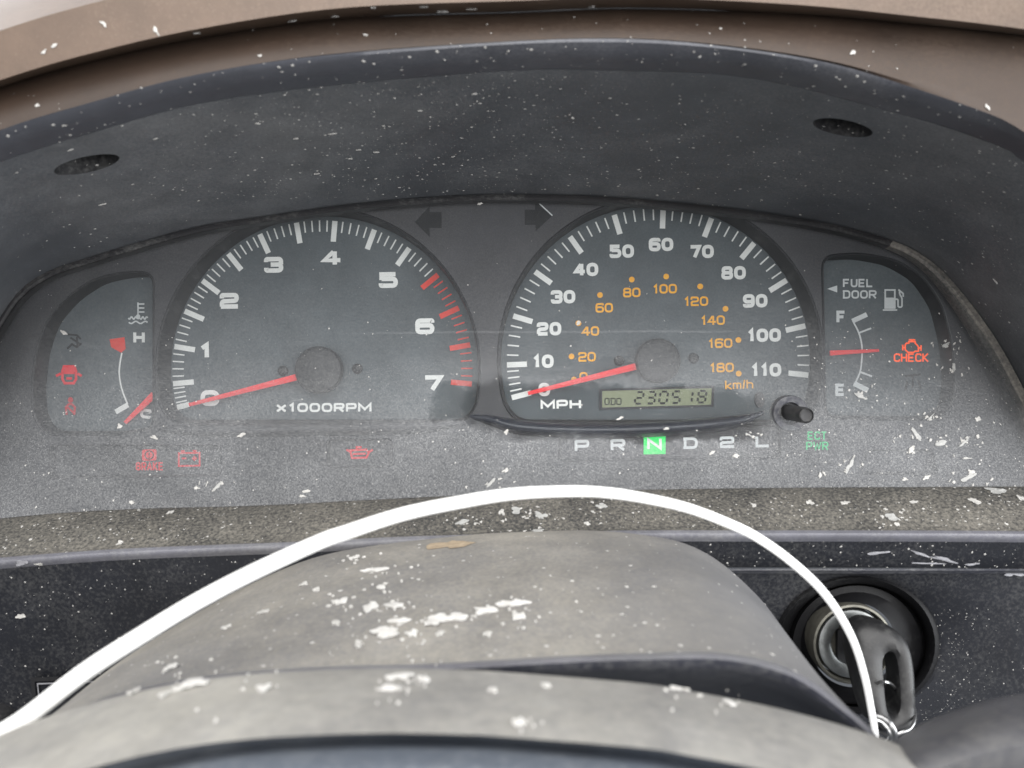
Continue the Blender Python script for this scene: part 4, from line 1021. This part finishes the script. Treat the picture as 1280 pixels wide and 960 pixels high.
SMALL = {
 'column': [(610,794,12,9,0),(448,807,12,12,0),(420,780,12,9,0),(550,793,14,7,0),(330,766,14,7,15),(283,785,14,7,15),(380,731,12,8,0),(396,738,12,7,0)],
 'hub': [(682,858,12,10,0),(616,864,14,9,0),(168,866,14,12,0),(205,870,14,10,0)],
 'ledge': [(627,641,10,9,0),(734,655,10,4,-20),(1142,628,10,4,20),(1218,627,14,7,20),(1056,629,12,5,15),(1012,629,11,6,-10),(942,632,8,5,0),(1276,623,9,6,0),(213,641,8,6,0),(1121,656,6,6,0),(150,679,8,6,0)],
 'lens': [(1139,562,12,7,70),(1214,590,10,6,0),(1222,524,9,7,0),(1222,546,6,5,0),(1208,573,12,2.5,0),(1025,594,10,4,70),(1030,592,8,3,-60),(1131,599,8,5,0),(1158,597,10,6,20),(246,610,8,5,0),(383,614,12,5,20),(378,620,10,4,0),(193,547,11,5,-20),(302,544,10,7,20),(633,540,9,6,60),(632,588,10,6,30),(80,416,12,5,-40),(150,533,7,8,60),(165,628,9,5,10),(920,570,11,5,-10),(890,566,10,5,20),(723,404,7,7,0),(775,523,10,5,20),(833,536,9,4,10),(600,255,9,3,30),(615,620,9,5,40)],
 'panel': [(49,705,11,4,0),(26,770,11,7,20)],
 'hood': [(322,154,8,5,30),(415,167,11,4,20),(438,198,6,4,0),(525,138,7,3,20),(593,117,8,4,10),(128,255,10,3,10),(88,187,9,3,0),(194,173,6,4,80),(448,187,8,3,0),(395,217,8,3,0),(716,147,6,5,0),(1163,152,7,5,70),(1245,352,9,3,-50),(370,173,7,3,15),(470,190,8,3,0)],
 'trim': [(1066,66,9,6,40),(1234,134,8,5,-60),(457,44,6,4,0),(325,70,6,4,0),(47,132,6,5,0)],
 'roll': [(195,38,13,5,-60),(130,30,10,5,-45),(245,41,9,4,20),(530,8,10,4,0),(365,26,12,4,10),(418,20,10,4,0),(68,57,9,4,20),(55,65,8,4,40),(466,9,8,4,0),(740,8,8,4,0),(588,11,12,3,0)],
}
gk = {'column': ('column', 'rimedge'), 'hub': ('hub', 'rim', 'rimedge', 'column'), 'ledge': ('ledge', 'edge'), 'lens': ('lens',), 'panel': ('panel', 'strip', 'edge', 'igpanel'), 'hood': ('hood',), 'trim': ('trim',), 'roll': ('roll',)}
def chip(x, y, ln, wd, an, kname, seed):
    h = hit(x, y, gk[kname])
    if not h: return None
    p, n, ds, kk = h; s = K * ds / DIST
    f = min(2.2, 1 / max(.4, abs(n.y))) if kname not in ('hood', 'panel') else 1.15    # lies on a receding surface
    fm = flake_mesh(p, n, ln * s, wd * s * f * .9, R(an), .3 if kname in ('column', 'hub') else .12, seed)
    fm.v = [v + n * .05 for v in fm.v]
    return fm, p
dust = MB(); dust.smooth = False
for i, (x, y, ln, wd, an, kname, grp, lab) in enumerate(FLAKES):
    r_ = chip(x, y, ln, wd, an, kname, i + 1)
    for _ in range(7 if (ln > 14 and kname in ('column', 'hub', 'ledge', 'lens')) else 0):      # crumbs shed round a flake
        sd_ = random.random(); cr = chip(x + random.gauss(0, ln * .8), y + random.gauss(0, wd * .9), random.uniform(1.5, 6), random.uniform(1.2, 4), random.uniform(0, 90), kname, int(sd_ * 1e6))
        if cr: dust.add(cr[0].v, cr[0].f)
    if r_: solo('scrape' if grp == SF else 'paint_flake', r_[0], M['scrape'] if grp == SF else (M['greyflake'] if grp in (LF, NF) else M['flake']), lab, 'scrape' if grp == SF else 'flake', r_[1], grp)
sd = 100
for kname, lst in SMALL.items():
    for q in lst:
        sd += 1; r_ = chip(*q, kname, sd)
        if r_: dust.add(r_[0].v, r_[0].f)
hs = hit(562, 681, ('column',))
stain = flake_mesh(hs[0], hs[1], 60 * K * hs[2] / DIST, 11, R(3), .02, 77); stain.v = [v - hs[1] * ((v - hs[0]).dot(hs[1]) * .93 - .03) for v in stain.v]
solo('tan_stain', stain, M['tan'], 'tan stain on the far edge of the column cover', 'stain', hs[0], recalc=False)

# fine dust: too many specks to count, one object
def scatter(key, n, poly, smin, smax, pw=3.0, dens=None):
    x0, x1 = min(p[0] for p in poly), max(p[0] for p in poly); y0, y1 = min(p[1] for p in poly), max(p[1] for p in poly); c = 0; tr = 0
    while c < n and tr < n * 6:
        tr += 1
        x, y = random.uniform(x0, x1), random.uniform(y0, y1)
        if dens and random.random() > dens(x, y): continue
        h = hit(x, y, (key,))
        if not h: continue
        p, nn_, ds, kk = h; s = K * ds / DIST
        r = 0.74 * (smin + (smax - smin) * random.random() ** pw) * s / 2
        u = Vector((random.uniform(-1, 1), random.uniform(-1, 1), random.uniform(-1, 1))); u = (u - nn_ * u.dot(nn_)).normalized(); v = nn_.cross(u); el = random.uniform(.45, 1)
        f = min(1.5, 1 / max(.35, abs(nn_.y)))
        pts = [p + nn_ * .06 + (u * math.cos(a) + v * math.sin(a) * el) * r * f * random.uniform(.7, 1.2) for a in (0, 1.2, 2.5, 3.8, 5.1)]
        dust.add(pts + [p + nn_ * (.06 + r * .35)], [[i, (i + 1) % 5, 5] for i in range(5)]); c += 1
bx = lambda x0, y0, x1, y1: [(x0, y0), (x1, y1)]
scatter('hood', 1000, bx(150, 90, 900, 250), 1.2, 4.5, 4, lambda x, y: math.exp(-((x - 520) / 260) ** 2))
scatter('hood', 420, bx(800, 120, 1280, 420), 1.1, 3.6, 3)
scatter('hood', 110, bx(-60, 200, 330, 390), 1.1, 4, 3)
scatter('lip', 160, bx(0, 50, 1280, 330), 1.5, 5, 3)
scatter('lens', 700, bx(0, 300, 1280, 640), 1.0, 3.6, 4, lambda x, y: 0.15 + 0.85 * max(0, (y - 380) / 240))
scatter('lens', 260, bx(980, 400, 1280, 605), 1.0, 3.6, 3)
scatter('ledge', 700, bx(-40, 600, 1300, 705), 1.2, 4, 3.5)
scatter('panel', 420, bx(-20, 690, 520, 900), 1.2, 3.6, 3)
scatter('strip', 160, bx(700, 668, 1300, 712), 1.2, 4, 3)
scatter('igpanel', 200, bx(1150, 760, 1280, 900), 0.8, 2.2, 3, lambda x, y: 0.3 + .7 * (x < 1220))
scatter('column', 300, bx(100, 670, 1080, 880), 2, 7, 3)
scatter('trim', 60, bx(0, 10, 1280, 160), 1.5, 4.5, 3)
solo('dust_specks', dust, M['speck'], 'pale dust specks scattered over the hood, lens and ledge', 'dust', Vector((0, 0, 0)), kind='stuff', recalc=False)
